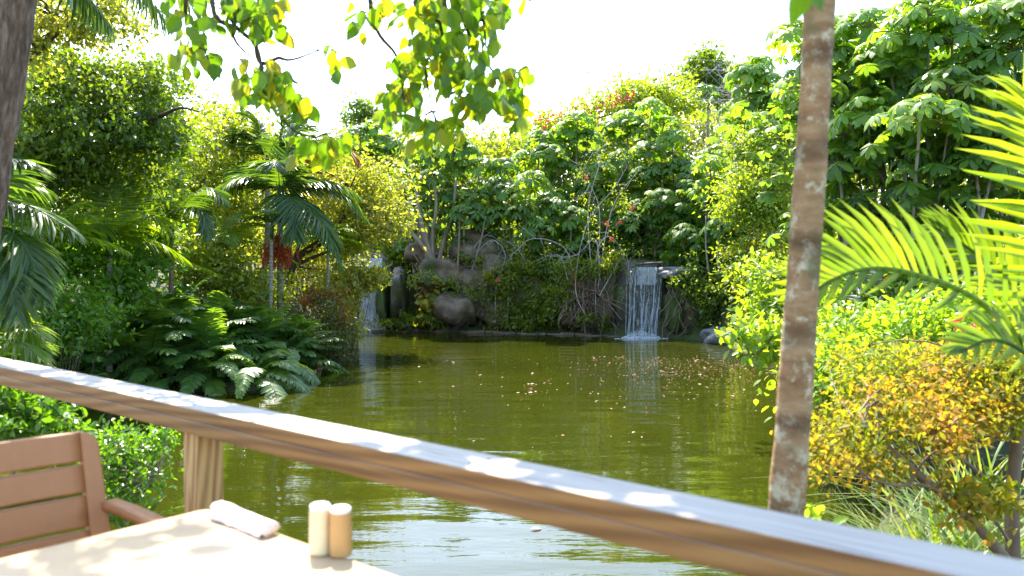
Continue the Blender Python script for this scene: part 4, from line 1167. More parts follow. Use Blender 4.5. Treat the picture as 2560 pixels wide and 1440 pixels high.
SHR = [  # name, label, px, py, d, lobes, mat, ncl, per, clump, leaf
    ('bushy_shrub', 'brownish-green fine shrub overhanging the water at the fern bank end', 830, 860, 19.6, [lobe(820, 830, 19.4, 62, 70, 0.8), lobe(790, 880, 19.2, 50, 40, 0.7), lobe(850, 870, 19.6, 40, 50, 0.6)], 'olive', 110, 60, 0.11, 0.06),
    ('bushy_shrub', 'rust-red leaved shrub behind the overhanging shrub', 815, 770, 21.0, [lobe(815, 755, 21, 40, 45, 0.5), lobe(845, 800, 20.6, 30, 40, 0.4), lobe(790, 735, 21, 25, 25, 0.4)], 'redshrub', 50, 40, 0.12, 0.10),
    ('bushy_shrub', 'bright green shrub spreading in front of the far waterfall', 880, 760, 22, [lobe(890, 698, 22.5, 60, 20, 0.5), lobe(840, 740, 22, 50, 40, 0.7), lobe(940, 684, 22.5, 36, 10, 0.3), lobe(860, 810, 21.5, 30, 40, 0.5)], 'small_yellow', 110, 36, 0.15, 0.13),
    ('bushy_shrub', 'glossy shrub in the sun above the railing', 120, 830, 13.5, [lobe(120, 790, 13.5, 110, 80, 1.0), lobe(40, 730, 13.5, 80, 80, 0.9), lobe(200, 800, 14, 80, 60, 0.8)], 'near_shrub', 170, 44, 0.15, 0.085),
    ('bushy_shrub', 'broad-leaved shrub glinting white under the sunlit palm', 180, 640, 16, [lobe(170, 620, 16, 120, 60, 1.0), lobe(280, 680, 16, 110, 60, 1.0), lobe(80, 660, 15.5, 80, 60, 0.9), lobe(350, 620, 17, 90, 60, 0.9)], 'near_shrub', 200, 36, 0.18, 0.12),
    ('bushy_shrub', 'mid-green shrub between the brown palm stem and the fruiting palm', 560, 740, 19, [lobe(550, 700, 19, 110, 60, 1.1), lobe(640, 730, 19.5, 80, 50, 0.9), lobe(500, 640, 19, 80, 60, 1.0)], 'small_mid', 180, 44, 0.17, 0.10),
    ('bushy_shrub', 'pale yellow-green shrub filling the gap behind the fruiting palm', 760, 700, 24, [lobe(740, 640, 24, 80, 80, 1.2), lobe(830, 690, 24, 70, 50, 1.0), lobe(700, 570, 25, 70, 70, 1.0)], 'small_yellow', 150, 44, 0.2, 0.11),
    ('bushy_shrub', 'shadowed green shrub covering the boulders mid far bank', 1330, 760, 28.6, [lobe(1320, 700, 28.7, 75, 70, 0.7), lobe(1370, 770, 28.3, 80, 45, 0.6), lobe(1290, 790, 28.5, 60, 40, 0.5), lobe(1410, 690, 28.5, 60, 60, 0.6)], 'small_mid', 190, 44, 0.16, 0.11),
    ('bushy_shrub', 'dark shrub on the bank left of the bare arching vine', 1440, 650, 29.2, [lobe(1450, 630, 29, 80, 50, 0.8), lobe(1520, 620, 28.8, 60, 50, 0.7), lobe(1540, 560, 29, 60, 60, 0.7)], 'small_dark', 150, 44, 0.18, 0.12),
    ('bushy_shrub', 'bright fern-like shrub above the waterfall ledge', 1640, 640, 29.5, [lobe(1640, 610, 29.6, 70, 34, 0.8), lobe(1600, 630, 29.5, 40, 22, 0.5), lobe(1690, 640, 29, 50, 30, 0.6)], 'lime', 100, 40, 0.17, 0.13),
    ('bushy_shrub', 'dark ivy-like shrub over the rocks right of the waterfall', 1760, 720, 26.4, [lobe(1745, 700, 26.4, 60, 50, 0.6), lobe(1810, 740, 26, 60, 55, 0.6), lobe(1860, 720, 25.6, 70, 60, 0.7), lobe(1780, 790, 26.0, 40, 30, 0.4)], 'small_dark', 190, 44, 0.14, 0.11),
    ('bushy_shrub', 'green shrub on the slope behind the overhanging leafy branch', 1900, 700, 22, [lobe(1900, 700, 22, 70, 60, 0.9), lobe(1960, 640, 22, 80, 70, 0.9), lobe(1880, 640, 23, 60, 50, 0.7), lobe(1900, 790, 21.5, 60, 50, 0.7)], 'small_mid', 190, 46, 0.16, 0.10),
    ('bushy_shrub', 'creeping shrub trailing down between the tan boulders', 1130, 740, 28.5, [lobe(1130, 715, 28.5, 40, 20, 0.3), lobe(1190, 735, 28.4, 50, 22, 0.3), lobe(1260, 690, 28.5, 40, 40, 0.4), lobe(1050, 700, 28.6, 30, 24, 0.3), lobe(1180, 650, 28.8, 60, 16, 0.3)], 'small_mid', 55, 24, 0.13, 0.10),
    ('bushy_shrub', 'leafy cover hanging over the root-draped rock by the waterfall', 1470, 700, 27.2, [lobe(1450, 670, 27.3, 60, 30, 0.4), lobe(1520, 660, 27.2, 44, 30, 0.4), lobe(1400, 740, 27.6, 40, 50, 0.4), lobe(1480, 800, 27.2, 50, 18, 0.3)], 'small_mid', 100, 28, 0.13, 0.10),
    ('bushy_shrub', 'low leafy weeds at the foot of the streams', 1030, 795, 28.8, [lobe(1000, 800, 28.9, 60, 14, 0.5), lobe(1090, 800, 28.8, 50, 14, 0.4)], 'small_mid', 60, 30, 0.12, 0.11),
]
for k, (nm, lab, px, py, d, lb, mat, ncl, per, cr, lf) in enumerate(SHR):
    rng = RNG(300 + k)
    b = onground(px, py, d)
    t = Thing(nm, lab, 'shrub', b)
    fg, cc = foliage(lb, ncl, per, cr, lf, T_OVAL if lf > 0.095 else T_DIAMOND, rng)
    t.part('foliage', fg, M[mat], kind='stuff')
    t.part('stem', limbs([b, b + np.array([0, 0, 0.15])], cc[rng.choice(len(cc), 26, replace=False)], rng, 0.010, 0.004), M['bark_dark'])

# dark bromeliad rosette on the fern bank
strap_plant(745, 790, 19.3, 22, 0.45, 55, 'dark purple-green rosette plant beside the rust-red shrub', mat='olive', width=0.05, name='rosette_plant')

# ------------------------------------------------------------------ skyline trees behind the far bank
small_tree('skyline_tree', 'dark rounded treetop on the skyline left of the slender trunk', onground(1770, 700, 38), [onground(1770, 700, 38), P(1770, 400, 38), P(1770, 230, 38)],
           [lobe(1765, 170, 38, 55, 38, 1.6), lobe(1720, 190, 38, 30, 20, 1.0), lobe(1800, 220, 38, 50, 40, 1.4)], 'small_dark', 'bark_grey', 130, 34, 0.30, 0.20, 41, nlimb=30)
small_tree('skyline_tree', 'lone bluish treetop in the skyline dip behind hanging leaves', onground(900, 700, 46), [onground(900, 700, 46), P(900, 400, 46), P(900, 310, 46)],
           [lobe(905, 270, 46, 40, 26, 1.4), lobe(880, 300, 46, 26, 14, 0.8), lobe(930, 290, 46, 24, 20, 0.8)], 'small_dark', 'bark_grey', 60, 26, 0.30, 0.20, 42, nlimb=24)
small_tree('skyline_tree', 'pale mixed foliage with red blossom along the skyline', onground(1500, 700, 36), [onground(1500, 700, 36), P(1500, 420, 36), P(1490, 300, 36)],
           [lobe(1400, 310, 36, 70, 30, 1.5), lobe(1500, 270, 36, 80, 34, 1.5), lobe(1600, 240, 36, 90, 40, 1.5), lobe(1350, 340, 36, 60, 26, 1.2), lobe(1680, 250, 36, 60, 40, 1.3)], 'feather', 'bark_grey', 200, 40, 0.28, 0.16, 43, nlimb=40)
rng = RNG(444)
bt = Thing('blossom_vine', 'red blossom scattered over the skyline foliage', 'flowers', P(1480, 300, 35.2))
for k, (x, y) in enumerate([(1578, 238), (1560, 250), (1520, 262), (1500, 275), (1440, 285), (1400, 285), (1380, 295), (1350, 300), (1450, 268), (1545, 245), (1480, 300), (1370, 320)]):
    c = P(x, y, 34.6)
    pos = c + rng.normal(size=(22, 3)) * np.array([0.20, 0.2, 0.12])
    bt.part('blossom', scatter(T_OVAL, pos, frames(rng.normal(size=(22, 3)), rng.normal(size=(22, 3))), 0.13 * rng.uniform(0.6, 1.2, 22)), M['red_flower'], kind='stuff')

def twig_tree(label, px, py0, py1, d, spread, seed, n=70):
    rng = RNG(seed)
    b = onground(px, 700, d)
    t = Thing('bare_tree', label, 'tree', b)
    top = P(px, py0, d)
    g = tube(smooth_path([b, (b + top) / 2 + rng.normal(size=3) * 0.2, top], 14), np.linspace(0.10, 0.02, 14), 7)
    s0 = P(px, py1, d)
    for k in range(n):
        s = s0 + (top - s0) * rng.random()
        e = s + np.array([rng.normal() * spread, rng.normal() * spread * 0.6, abs(rng.normal()) * spread * 0.5 - 0.1])
        pts = bezier(s, (s + e) / 2 + rng.normal(size=3) * 0.25, e, 9)
        g.join(tube(pts, np.linspace(0.018, 0.006, 9), 4, cap=False))
        for q in range(5):
            a = pts[rng.integers(3, 9)]
            e2 = a + rng.normal(size=3) * 0.35
            g.join(tube([a, (a + e2) / 2 + rng.normal(size=3) * 0.05, e2], [0.008, 0.006, 0.004], 3, cap=False))
    t.part('trunk', g, M['twig'])
    return t
twig_tree('leafless grey twiggy tree showing pale against the foliage', 1850, 190, 420, 31, 1.1, 1, 90)
twig_tree('leafless grey twiggy tree nearest the slender trunk', 1940, 170, 400, 32, 0.9, 2, 60)
small_tree('feathery_tree', 'soft feathery lime-green tree beside the slender trunk', onground(1900, 700, 24), [onground(1900, 700, 24), P(1890, 550, 24), P(1880, 420, 24)],
           [lobe(1890, 370, 24, 60, 50, 1.0), lobe(1910, 450, 23.5, 70, 60, 1.0), lobe(1850, 500, 23.5, 50, 50, 0.9), lobe(1930, 530, 23, 60, 50, 0.9)], 'feather', 'bark_tan', 230, 60, 0.22, 0.10, 44, nlimb=60)

# woods behind everything: one mass nobody could count
def wood(name, label, prof, d0, d1, n, per, cr, leaf, seed, mat='far', low=620):
    rng = RNG(seed)
    px = rng.uniform(prof[0][0], prof[-1][0], n)
    top = np.interp(px, [p[0] for p in prof], [p[1] for p in prof])
    py = top + (low - top) * rng.random(n) ** 0.8 + rng.normal(size=n) * 8
    d = rng.uniform(d0, d1, n)
    c = np.array([P(a, b, q) for a, b, q in zip(px, py, d)])
    k = np.repeat(np.arange(n), per)
    pos = c[k] + rng.normal(size=(n * per, 3)) * cr * np.array([1, 1, 0.6])
    out = nrm(rng.normal(size=pos.shape))
    single(name, scatter(T_DIAMOND, pos, leaf_frames(pos, out, rng), leaf * rng.uniform(0.6, 1.3, len(pos))), M[mat], label, 'woods', kind='stuff')
wood('woods', 'woods closing the view behind the far bank trees', [(820, 330), (1000, 330), (1300, 330), (1480, 290), (1650, 250), (1800, 230), (1980, 220), (2100, 150)], 41, 50, 2200, 40, 0.50, 0.28, 51)
wood('woods', 'woods closing the view behind the fern bank', [(-500, 150), (0, 230), (300, 200), (420, 260), (640, 300), (760, 380), (880, 350), (960, 340)], 35, 45, 2300, 40, 0.46, 0.26, 52, low=720)
wood('woods', 'woods closing the view behind the big umbrella trees', [(1960, 260), (2100, 120), (2300, 60), (2560, 20), (3100, 0)], 24, 32, 1000, 36, 0.40, 0.22, 53, mat='small_mid', low=760)
wood('woods', 'undergrowth in the gloom behind the far bank trunks', [(960, 560), (1200, 580), (1500, 560), (1800, 600), (2000, 560)], 31.5, 34, 900, 40, 0.36, 0.22, 54, mat='small_dark', low=690)

# ------------------------------------------------------------------ right bank: big umbrella trees, shrubs
BIG_U = [
    ('near umbrella tree leaning from behind the slender trunk', 2150, 13.5, [(2010, 95), (2060, 150), (2110, 90), (2020, 220), (2090, 260)], (0, 2, 3)),
    ('large umbrella tree with pale top tiers right of the slender trunk', 2220, 13.0, [(2170, 70), (2220, 150), (2160, 190), (2270, 90), (2240, 230)], (0, 1, 3)),
    ('large umbrella tree with yellowing leaves high on its stem', 2330, 12.5, [(2320, 40), (2380, 110), (2300, 190), (2370, 230), (2420, 30)], (0, 4)),
    ('large dark umbrella tree reaching the top right corner', 2480, 12.0, [(2480, 60), (2540, 130), (2440, 170), (2520, 240), (2590, 40), (2460, 280)], (0, 2)),
    ('shaded umbrella tree with glossy leaf fans in front of the grey stems', 2380, 11.4, [(2370, 320), (2300, 300), (2430, 350), (2350, 400)], (1,)),
    ('shaded umbrella tree low behind the slender trunk', 2180, 12.6, [(2110, 340), (2170, 300), (2140, 400), (2210, 360), (2100, 430)], (0, 1)),
    ('dark umbrella tree beside the upper backlit frond', 2520, 11.0, [(2490, 380), (2560, 330), (2440, 430)], ()),
]
for k, (lab, bx, d, hs, light) in enumerate(BIG_U):
    rng = RNG(700 + k)
    b = onground(bx, 640, d)
    umbrella_tree(lab, [P(x, y, d + rng.normal() * 0.5) for x, y in hs], b, 720 + k, size=0.56, R=0.50, nl=18, fill=80, light=light, rtrunk=0.04, group='big umbrella trees on the nearer bank', bark='bark_grey')
rng = RNG(5)
for k, (x0, pts, lab) in enumerate([
        (2250, [[(2255, 640), (2240, 520), (2180, 400), (2120, 310)], [(2262, 640), (2275, 500), (2230, 330), (2200, 250)], [(2250, 640), (2200, 540), (2130, 470), (2080, 420)], [(2258, 640), (2265, 480), (2260, 330), (2265, 200)]], 'fan of thin grey stems rising from the shaded palms'),
        (2340, [[(2345, 640), (2350, 500), (2330, 380), (2340, 240)], [(2338, 640), (2300, 480), (2290, 330), (2280, 220)], [(2350, 640), (2390, 520), (2380, 400), (2390, 300)]], 'trio of grey stems in the gloom under the umbrella leaves'),
        (2430, [[(2435, 660), (2420, 540), (2450, 420), (2440, 300), (2400, 200)], [(2440, 660), (2480, 480), (2520, 330), (2545, 220)], [(2428, 660), (2380, 540), (2360, 440), (2370, 330)]], 'twisting grey stems near the upper backlit frond')]):
    bare_trunk(lab, pts, 12.6 - 0.3 * k, 0.045, 'bark_grey', 20 + k)

def shrub_near(name, label, base, lobes, mat, ncl, per, cr, leaf, seed, nobj=0, stems=(), nl=40, bark='bark_tan', flat=0.7, group=None, T=T_OVAL, whorl=True):
    rng = RNG(seed)
    t = Thing(name, label, 'shrub', base, group)
    pos, out, cc, li = crown_points(lobes, ncl, per, cr, rng, 0.4, flat)
    R = leaf_frames(pos, out, rng, up=0.8, rnd=0.6, droop=0.0)
    sc = leaf * rng.uniform(0.65, 1.25, len(pos))
    order = np.argsort(pos[:, 1] + rng.random(len(pos)) * 0.4)          # nearest leaves first
    o, rest = order[:nobj], order[nobj:]
    for k in o:
        t.inst('leaf', OVAL_ME[mat], pos[k], R[k], sc[k])
    t.part('foliage', scatter(T, pos[rest], R[rest], sc[rest]), M[mat], kind='stuff')
    starts = [np.asarray(base, float)]
    for pth, ra, rb in stems:
        q = smooth_path(pth, 18)
        t.part('stem', tube(q, np.linspace(ra, rb, 18), 8), M[bark], smooth=True)
        starts += list(q[5:])
    t.part('twig', limbs(np.array(starts), cc[rng.choice(len(cc), min(nl, len(cc)), replace=False)], rng, 0.010 if leaf < 0.1 else 0.02, 0.003), M[bark], kind='stuff')
    return t

shrub_near('lime_shrub', 'bright lime hedge shrub right behind the slender trunk', onground(2100, 950, 10.2), [lobe(2110, 880, 9.8, 110, 70, 0.9), lobe(2070, 970, 9.2, 70, 60, 0.7), lobe(2190, 830, 10.2, 110, 60, 0.9), lobe(2180, 930, 9.0, 110, 70, 0.8)],
           'lime', 260, 30, 0.14, 0.105, 61, nobj=180)
shrub_near('lime_shrub', 'pale lime shrub under the lower backlit frond', onground(2350, 900, 9.4), [lobe(2330, 850, 9.0, 130, 70, 0.9), lobe(2450, 800, 9.0, 110, 70, 0.9), lobe(2350, 930, 8.3, 120, 60, 0.7), lobe(2540, 850, 8.8, 90, 80, 0.8)],
           'lime', 280, 30, 0.14, 0.10, 62, nobj=180)
shrub_near('lime_shrub', 'loose twiggy lime shrub with pale stems and magenta dots', onground(2200, 820, 12), [lobe(2130, 730, 11.8, 90, 50, 0.8), lobe(2240, 730, 11.6, 90, 50, 0.8), lobe(2080, 790, 11.5, 60, 50, 0.7), lobe(2330, 740, 11.8, 80, 50, 0.8)],
           'lime', 170, 22, 0.16, 0.11, 63, nobj=60, bark='twig', nl=90,
           stems=[([P(2250, 830, 11.2), P(2250, 770, 11.2), P(2200, 690, 11.2)], 0.014, 0.005), ([P(2255, 830, 11.1), P(2260, 750, 11.1), P(2290, 690, 11.1)], 0.014, 0.005), ([P(2240, 840, 11.2), P(2210, 760, 11.0), P(2130, 720, 10.9)], 0.012, 0.005), ([P(2150, 830, 11.2), P(2150, 740, 11.0), P(2160, 690, 10.9)], 0.010, 0.004)])
shrub_near('lime_shrub', 'loose lime shrub reaching left of the slender trunk', onground(2010, 830, 13.5), [lobe(1930, 700, 13.4, 60, 45, 0.6), lobe(1890, 670, 13.5, 40, 26, 0.4), lobe(1940, 760, 13.2, 60, 40, 0.6), lobe(2010, 720, 13.4, 70, 60, 0.7)],
           'lime', 120, 20, 0.15, 0.11, 64, nobj=40, bark='twig', nl=60, stems=[([onground(2000, 830, 13.3), P(1960, 740, 13.2), P(1900, 670, 13.2)], 0.016, 0.006)])
shrub_near('leafy_branch_shrub', 'glossy citrus-like branch reaching over the water left of the slender trunk', onground(2040, 900, 12.0), [lobe(1880, 835, 11.6, 55, 25, 0.35), lobe(1840, 820, 11.5, 30, 20, 0.25), lobe(1930, 850, 11.7, 45, 35, 0.4), lobe(1900, 880, 11.5, 40, 18, 0.3), lobe(1990, 870, 11.8, 50, 50, 0.5)],
           'lime', 46, 12, 0.10, 0.17, 65, nobj=110, stems=[([onground(2040, 900, 12.0), P(1960, 870, 11.8), P(1880, 840, 11.6), P(1820, 815, 11.5)], 0.02, 0.006), ([P(1960, 870, 11.8), P(1900, 885, 11.5), P(1865, 885, 11.4)], 0.012, 0.005)])
shrub_near('orange_shrub', 'orange and yellow leaved shrub spreading over the near bank', P(2530, 1480, 4.7), [lobe(2420, 940, 5.0, 150, 70, 0.55), lobe(2530, 900, 5.0, 110, 80, 0.5), lobe(2240, 1010, 4.7, 130, 60, 0.5), lobe(2110, 1095, 4.5, 90, 50, 0.4), lobe(2290, 1080, 4.5, 110, 45, 0.4), lobe(2450, 1030, 4.8, 110, 50, 0.5), lobe(2060, 1150, 4.4, 60, 40, 0.3), lobe(2180, 1170, 4.4, 70, 35, 0.3), lobe(2200, 920, 5.2, 110, 50, 0.5)],
           'orange', 620, 20, 0.05, 0.040, 66, nobj=290, nl=70, bark='root', stems=[([P(2515, 1400, 4.5), P(2420, 1290, 4.45), P(2290, 1180, 4.4), P(2180, 1080, 4.4), P(2150, 1030, 4.5)], 0.034, 0.008),
           ([P(2535, 1500, 4.7), P(2530, 1250, 4.7), P(2545, 1050, 4.8), P(2520, 930, 4.9)], 0.045, 0.025), ([P(2440, 1310, 4.45), P(2330, 1220, 4.3), P(2230, 1212, 4.2), P(2110, 1180, 4.2)], 0.012, 0.005), ([P(2500, 1230, 4.6), P(2420, 1160, 4.5), P(2330, 1100, 4.4)], 0.016, 0.008)])
shrub_near('orange_shrub', 'small yellow sprig hanging above the grass clump', P(2500, 1330, 4.4), [lobe(2440, 1235, 4.3, 60, 30, 0.2), lobe(2390, 1275, 4.25, 50, 20, 0.15), lobe(2490, 1250, 4.3, 40, 40, 0.2)], 'orange', 34, 14, 0.045, 0.055, 67, nobj=60, nl=16,
           stems=[([P(2520, 1350, 4.5), P(2480, 1290, 4.35), P(2430, 1240, 4.3)], 0.010, 0.005)])
rng = RNG(91)
t = Thing('red_flower_cluster', 'cluster of bright red flowers on the lime shrub near the frond', 'flowers', P(2430, 830, 8.0))
for k in range(9):
    c = P(2430 + rng.normal() * 22, 825 + rng.normal() * 12, 7.95)
    pos = c + rng.normal(size=(12, 3)) * 0.018
    t.part('flower', scatter(T_OVAL, pos, frames(rng.normal(size=(12, 3)), rng.normal(size=(12, 3))), 0.045 * rng.uniform(0.7, 1.2, 12)), M['red_flower'])
t = Thing('magenta_flowers', 'scattered magenta flowers on the loose twiggy shrub', 'flowers', P(2240, 760, 11.0))
for k, (x, y) in enumerate([(2220, 698), (2250, 745), (2258, 778), (2410, 690), (2150, 770), (2125, 768), (2330, 700)]):
    pos = P(x, y, 10.8) + rng.normal(size=(10, 3)) * 0.02
    t.part('flower', scatter(T_OVAL, pos, frames(rng.normal(size=(10, 3)), rng.normal(size=(10, 3))), 0.05 * rng.uniform(0.7, 1.2, 10)), M['red_flower'])

# grass clumps at the near right bank
for k, (px, d, n, L, w, lab) in enumerate([(2350, 5.2, 120, 1.0, 0.018, 'clump of long arching grass beside the slanting orange-shrub stem'), (2470, 5.0, 110, 1.1, 0.024, 'dense pale grass clump at the foot of the upright shrub stem'),
                                          (2440, 6.2, 90, 1.3, 0.016, 'tall dark grass standing in the gloom under the orange shrub'), (2280, 5.6, 80, 0.8, 0.014, 'fringe of lower grass at the near water edge')]):
    rng = RNG(800 + k)
    b = onground(px, 1400, d)
    t = Thing('grass_clump', lab, 'grass', b, 'grass clumps on the near bank')
    bb = b + np.stack([rng.normal(size=n) * 0.16, rng.normal(size=n) * 0.14, np.zeros(n)], -1)
    for q in range(n):
        t.part('blade', blades(bb[q:q + 1], np.array([L * rng.uniform(0.6, 1.15)]), rng, w, 0.62, 8, 0.95), M['grass'])

# ------------------------------------------------------------------ near left shrubs below the railing
shrub_near('waterside_shrub', 'round-leaved bright shrub under the railing corner', P(30, 1250, 4.6), [lobe(50, 1010, 4.6, 75, 50, 0.3), lobe(10, 1060, 4.5, 60, 60, 0.3), lobe(120, 1040, 4.6, 40, 30, 0.2), lobe(170, 1070, 4.6, 50, 25, 0.2)],
           'near_shrub', 70, 16, 0.045, 0.062, 71, nobj=260, nl=30, stems=[([P(30, 1250, 4.6), P(40, 1130, 4.6), P(60, 1020, 4.6)], 0.012, 0.005)])
shrub_near('waterside_shrub', 'small-leaved bright shrub between the chair and the railing post', P(300, 1330, 5.4), [lobe(340, 1110, 5.4, 85, 38, 0.3), lobe(300, 1160, 5.4, 60, 60, 0.3), lobe(420, 1090, 5.5, 35, 22, 0.2), lobe(340, 1210, 5.3, 60, 40, 0.3), lobe(290, 1260, 5.3, 40, 40, 0.25), lobe(270, 1110, 5.4, 30, 30, 0.2)],
           'near_shrub', 150, 18, 0.05, 0.042, 72, nobj=260, nl=50, stems=[([P(300, 1330, 5.4), P(310, 1220, 5.4), P(330, 1120, 5.4)], 0.012, 0.005), ([P(300, 1330, 5.4), P(350, 1230, 5.35), P(400, 1180, 5.3)], 0.008, 0.004)])
strap_plant(330, 1330, 5.2, 12, 0.28, 56, 'little tuft of pale strap leaves beside the chair arm', width=0.03, name='strap_leaved_plant', z=P(330, 1330, 5.2)[2])

# ------------------------------------------------------------------ floating petals
rng = RNG(17)
T_PETAL = (np.array([(-0.5, 0, 0.0), (-0.1, -0.28, 0.05), (0.5, 0, 0.02), (-0.05, 0.28, 0.09)]), [np.array([(0, 1, 2), (0, 2, 3)])])
PET_ME = tmpl_mesh('floating_petal', T_PETAL, M['petal'])
for (x0, x1, y0, y1, n, where) in [(1640, 1960, 888, 938, 60, 'in the dense drift below the main waterfall'), (1480, 1560, 892, 900, 12, 'in the short pale line left of the dense drift'), (1290, 1390, 958, 984, 14, 'in the slanting streak in mid pond'),
                                   (1180, 1640, 900, 1010, 26, 'scattered singly over the mid pond'), (1150, 1700, 1010, 1130, 20, 'scattered on the nearer water above the railing'), (950, 1200, 880, 1000, 10, 'out on the quiet water near the fern bank'), (1700, 1900, 940, 1010, 10, 'just below the dense drift beside the slender trunk')]:
    for k in range(n):
        p = G(rng.uniform(x0, x1), rng.uniform(y0, y1))
        o = bpy.data.objects.new('floating_petal', PET_ME)
        col.objects.link(o)
        o.location = (p[0], p[1], 0.012)
        o.rotation_euler = (rng.normal() * 0.15, rng.normal() * 0.15, rng.random() * 6.28)
        sz = rng.uniform(0.035, 0.10) * (1 if p[1] > 14 else 0.65)
        o.scale = (sz, sz, sz)
        o['label'] = 'small pinkish petal floating ' + where
        o['category'] = 'petal'
        o['group'] = 'petals floating ' + where
n = 900
a = np.array([G(x, y) for x, y in zip(np.clip(rng.normal(1750, 170, n), 1000, 1990), 895 + abs(rng.normal(0, 45, n)))])
a[:, 2] = 0.008
yaw = rng.random(n) * 6.28
Rm = frames(np.stack([np.cos(yaw), np.sin(yaw), 0 * yaw], -1), np.tile([0, 0, 1.0], (n, 1)))
single('petal_specks', scatter(T_PETAL, a, Rm, rng.uniform(0.015, 0.055, n)), M['petal'], 'fine specks of fallen blossom strewn over the water', 'petals', kind='stuff')
p = G(1325, 1325)
o = single('floating_leaf', Geo().join(scatter(T_OVAL, p[None] + np.array([0, 0, 0.012]), frames([[1, 0.2, 0]], [[0, 0, 1]]), np.array([0.12]))), M['petal'], 'yellow leaf floating on the near water under the railing', 'leaf', origin=p)
o = single('floating_twig', tube([G(1650, 928) + [0, 0, .01], G(1668, 935) + [0, 0, .02], G(1690, 932) + [0, 0, .01]], 0.012, 5), M['bark_tan'], 'small bare twig floating among the petals below the waterfall', 'twig', origin=G(1668, 935))

# ------------------------------------------------------------------ deck, railing
TH = math.radians(49.7)
U = np.array([-math.sin(TH), math.cos(TH), 0.0])       # along the railing, away to the left
W = np.array([math.cos(TH), math.sin(TH), 0.0])        # across the railing, toward the water
Z = np.array([0, 0, 1.0])
RAIL0 = np.array([0.0, 1.84, 0.0])
DECK_Z, RAIL_Z = 1.03, 1.945
def rail_pt(t, w, z): return RAIL0 + U * t + W * w + Z * z

def local_part(thing, name, geo, mat, pos, R, smooth=False, parent=None):
    me = geo.mesh(name, mat, (0, 0, 0), smooth)
    return thing.inst(name, me, pos, R, 1.0, parent)

RW = np.stack([U, np.cross(Z, U), Z], -1)               # local x along the rail
RV = np.stack([Z, U, np.cross(Z, U)], -1)               # local x upright
rl = Thing('wooden_railing', 'pale timber railing running across the deck edge', 'railing', rail_pt(1.3, 0, DECK_Z))
local_part(rl, 'cap_board', box((-3.2, -0.07, -0.038), (7.5, 0.07, 0.0), None, 0.004), M['wood'], rail_pt(0, 0, RAIL_Z), RW)
local_part(rl, 'rail_board', box((-3.2, -0.057, -0.041), (7.5, 0.0715, -0.0005), None, 0.003), M['wood'], rail_pt(0, 0, RAIL_Z - 0.038), RW)
for tt in (-1.1, 1.3, 3.75, 6.2):
    local_part(rl, 'post', box((-1.9, -0.0445, -0.0445), (0.0, 0.0445, 0.0445), None, 0.004), M['post_wood'], rail_pt(tt, 0, RAIL_Z - 0.0795), RV)
rng = RNG(61)
CRACK = tube([(-0.5, 0, 0), (-0.2, 0.02, 0), (0.1, -0.015, 0), (0.5, 0.01, 0)], [0.0, 0.006, 0.005, 0.0], 4).mesh('drying_crack', M['metal_dark'])
for k in range(16):
    o = rl.inst('drying_crack', CRACK, rail_pt(rng.uniform(-0.8, 3.2), rng.uniform(-0.055, 0.055), RAIL_Z - 0.0004), RW, rng.uniform(0.08, 0.25))
SCREW = tube([(0, 0, -0.004), (0, 0, 0.0006)], [0.0045, 0.0045], 10).mesh('screw', M['metal_dark'])
for tt in (-1.1, 1.3, 3.75, 0.1, 2.5):
    for ww in (-0.03, 0.035):
        rl.inst('screw', SCREW, rail_pt(tt + 0.01 * ww, ww, RAIL_Z), np.eye(3), 1.0)
dk = bpy.data.objects.new('deck', None)
col.objects.link(dk)
dk['kind'] = 'structure'
dk.location = (0, 0, 0)
for k in range(26):
    me_k = box((-3.2, -0.068, -0.03), (6.5, 0.068, 0.0), None, 0.003).mesh('plank', M['deck_wood'])
    o = bpy.data.objects.new('plank', me_k)
    col.objects.link(o)
    o.parent = dk
    Mm = np.eye(4); Mm[:3, :3] = RW; Mm[:3, 3] = rail_pt(0, -0.13 - 0.142 * k, DECK_Z)
    o.matrix_local = Matrix(Mm.tolist())
o = bpy.data.objects.new('edge_joist', box((-3.2, -0.02, -0.2), (6.5, 0.02, 0.0)).mesh('edge_joist', M['deck_wood']))
col.objects.link(o); o.parent = dk
Mm = np.eye(4); Mm[:3, :3] = RW; Mm[:3, 3] = rail_pt(0, -0.075, DECK_Z - 0.032); o.matrix_local = Matrix(Mm.tolist())

# ------------------------------------------------------------------ table
TZ = 1.77
corner = G(521, 1269, TZ)
RT = np.stack([-U, -W, Z], -1)          # local x toward the viewer's right, y toward the viewer; z flips to stay right-handed below
if np.linalg.det(RT) < 0:
    RT = np.stack([-U, -W, Z], -1)
def table_frame(x, y, z=0.0):
    return corner - U * x - W * y + Z * (z - 0)
def rounded_slab(lx, ly, r, z0, z1, bev, to_world, n=7):
    def ring(inset, z):
        P_ = []
        rr = max(r - inset, 0.004)
        for cx, cy, a0 in ((lx - r, ly - r, 0), (r, ly - r, 90), (r, r, 180), (lx - r, r, 270)):
            for q in range(n):
                a = math.radians(a0 + 90 * q / (n - 1))
                P_.append(to_world(cx + rr * math.cos(a), cy + rr * math.sin(a), z))
        return P_
    prof = [(bev, z0), (bev * 0.3, z0 + bev * 0.3), (0, z0 + bev), (0, z1 - bev), (bev * 0.3, z1 - bev * 0.3), (bev, z1)]
    V = []
    for ins, z in prof: V += ring(ins, z)
    m = 4 * n
    F = [(a * m + b, a * m + (b + 1) % m, (a + 1) * m + (b + 1) % m, (a + 1) * m + b) for a in range(len(prof) - 1) for b in range(m)]
    return Geo().add(np.array(V), np.array(F), np.arange(m)[::-1][None], (np.arange(m) + (len(prof) - 1) * m)[None])
tb = Thing('dining_table', 'tan cafe table with rounded corners set against the railing', 'table', table_frame(0.6, 0.4, DECK_Z - TZ))
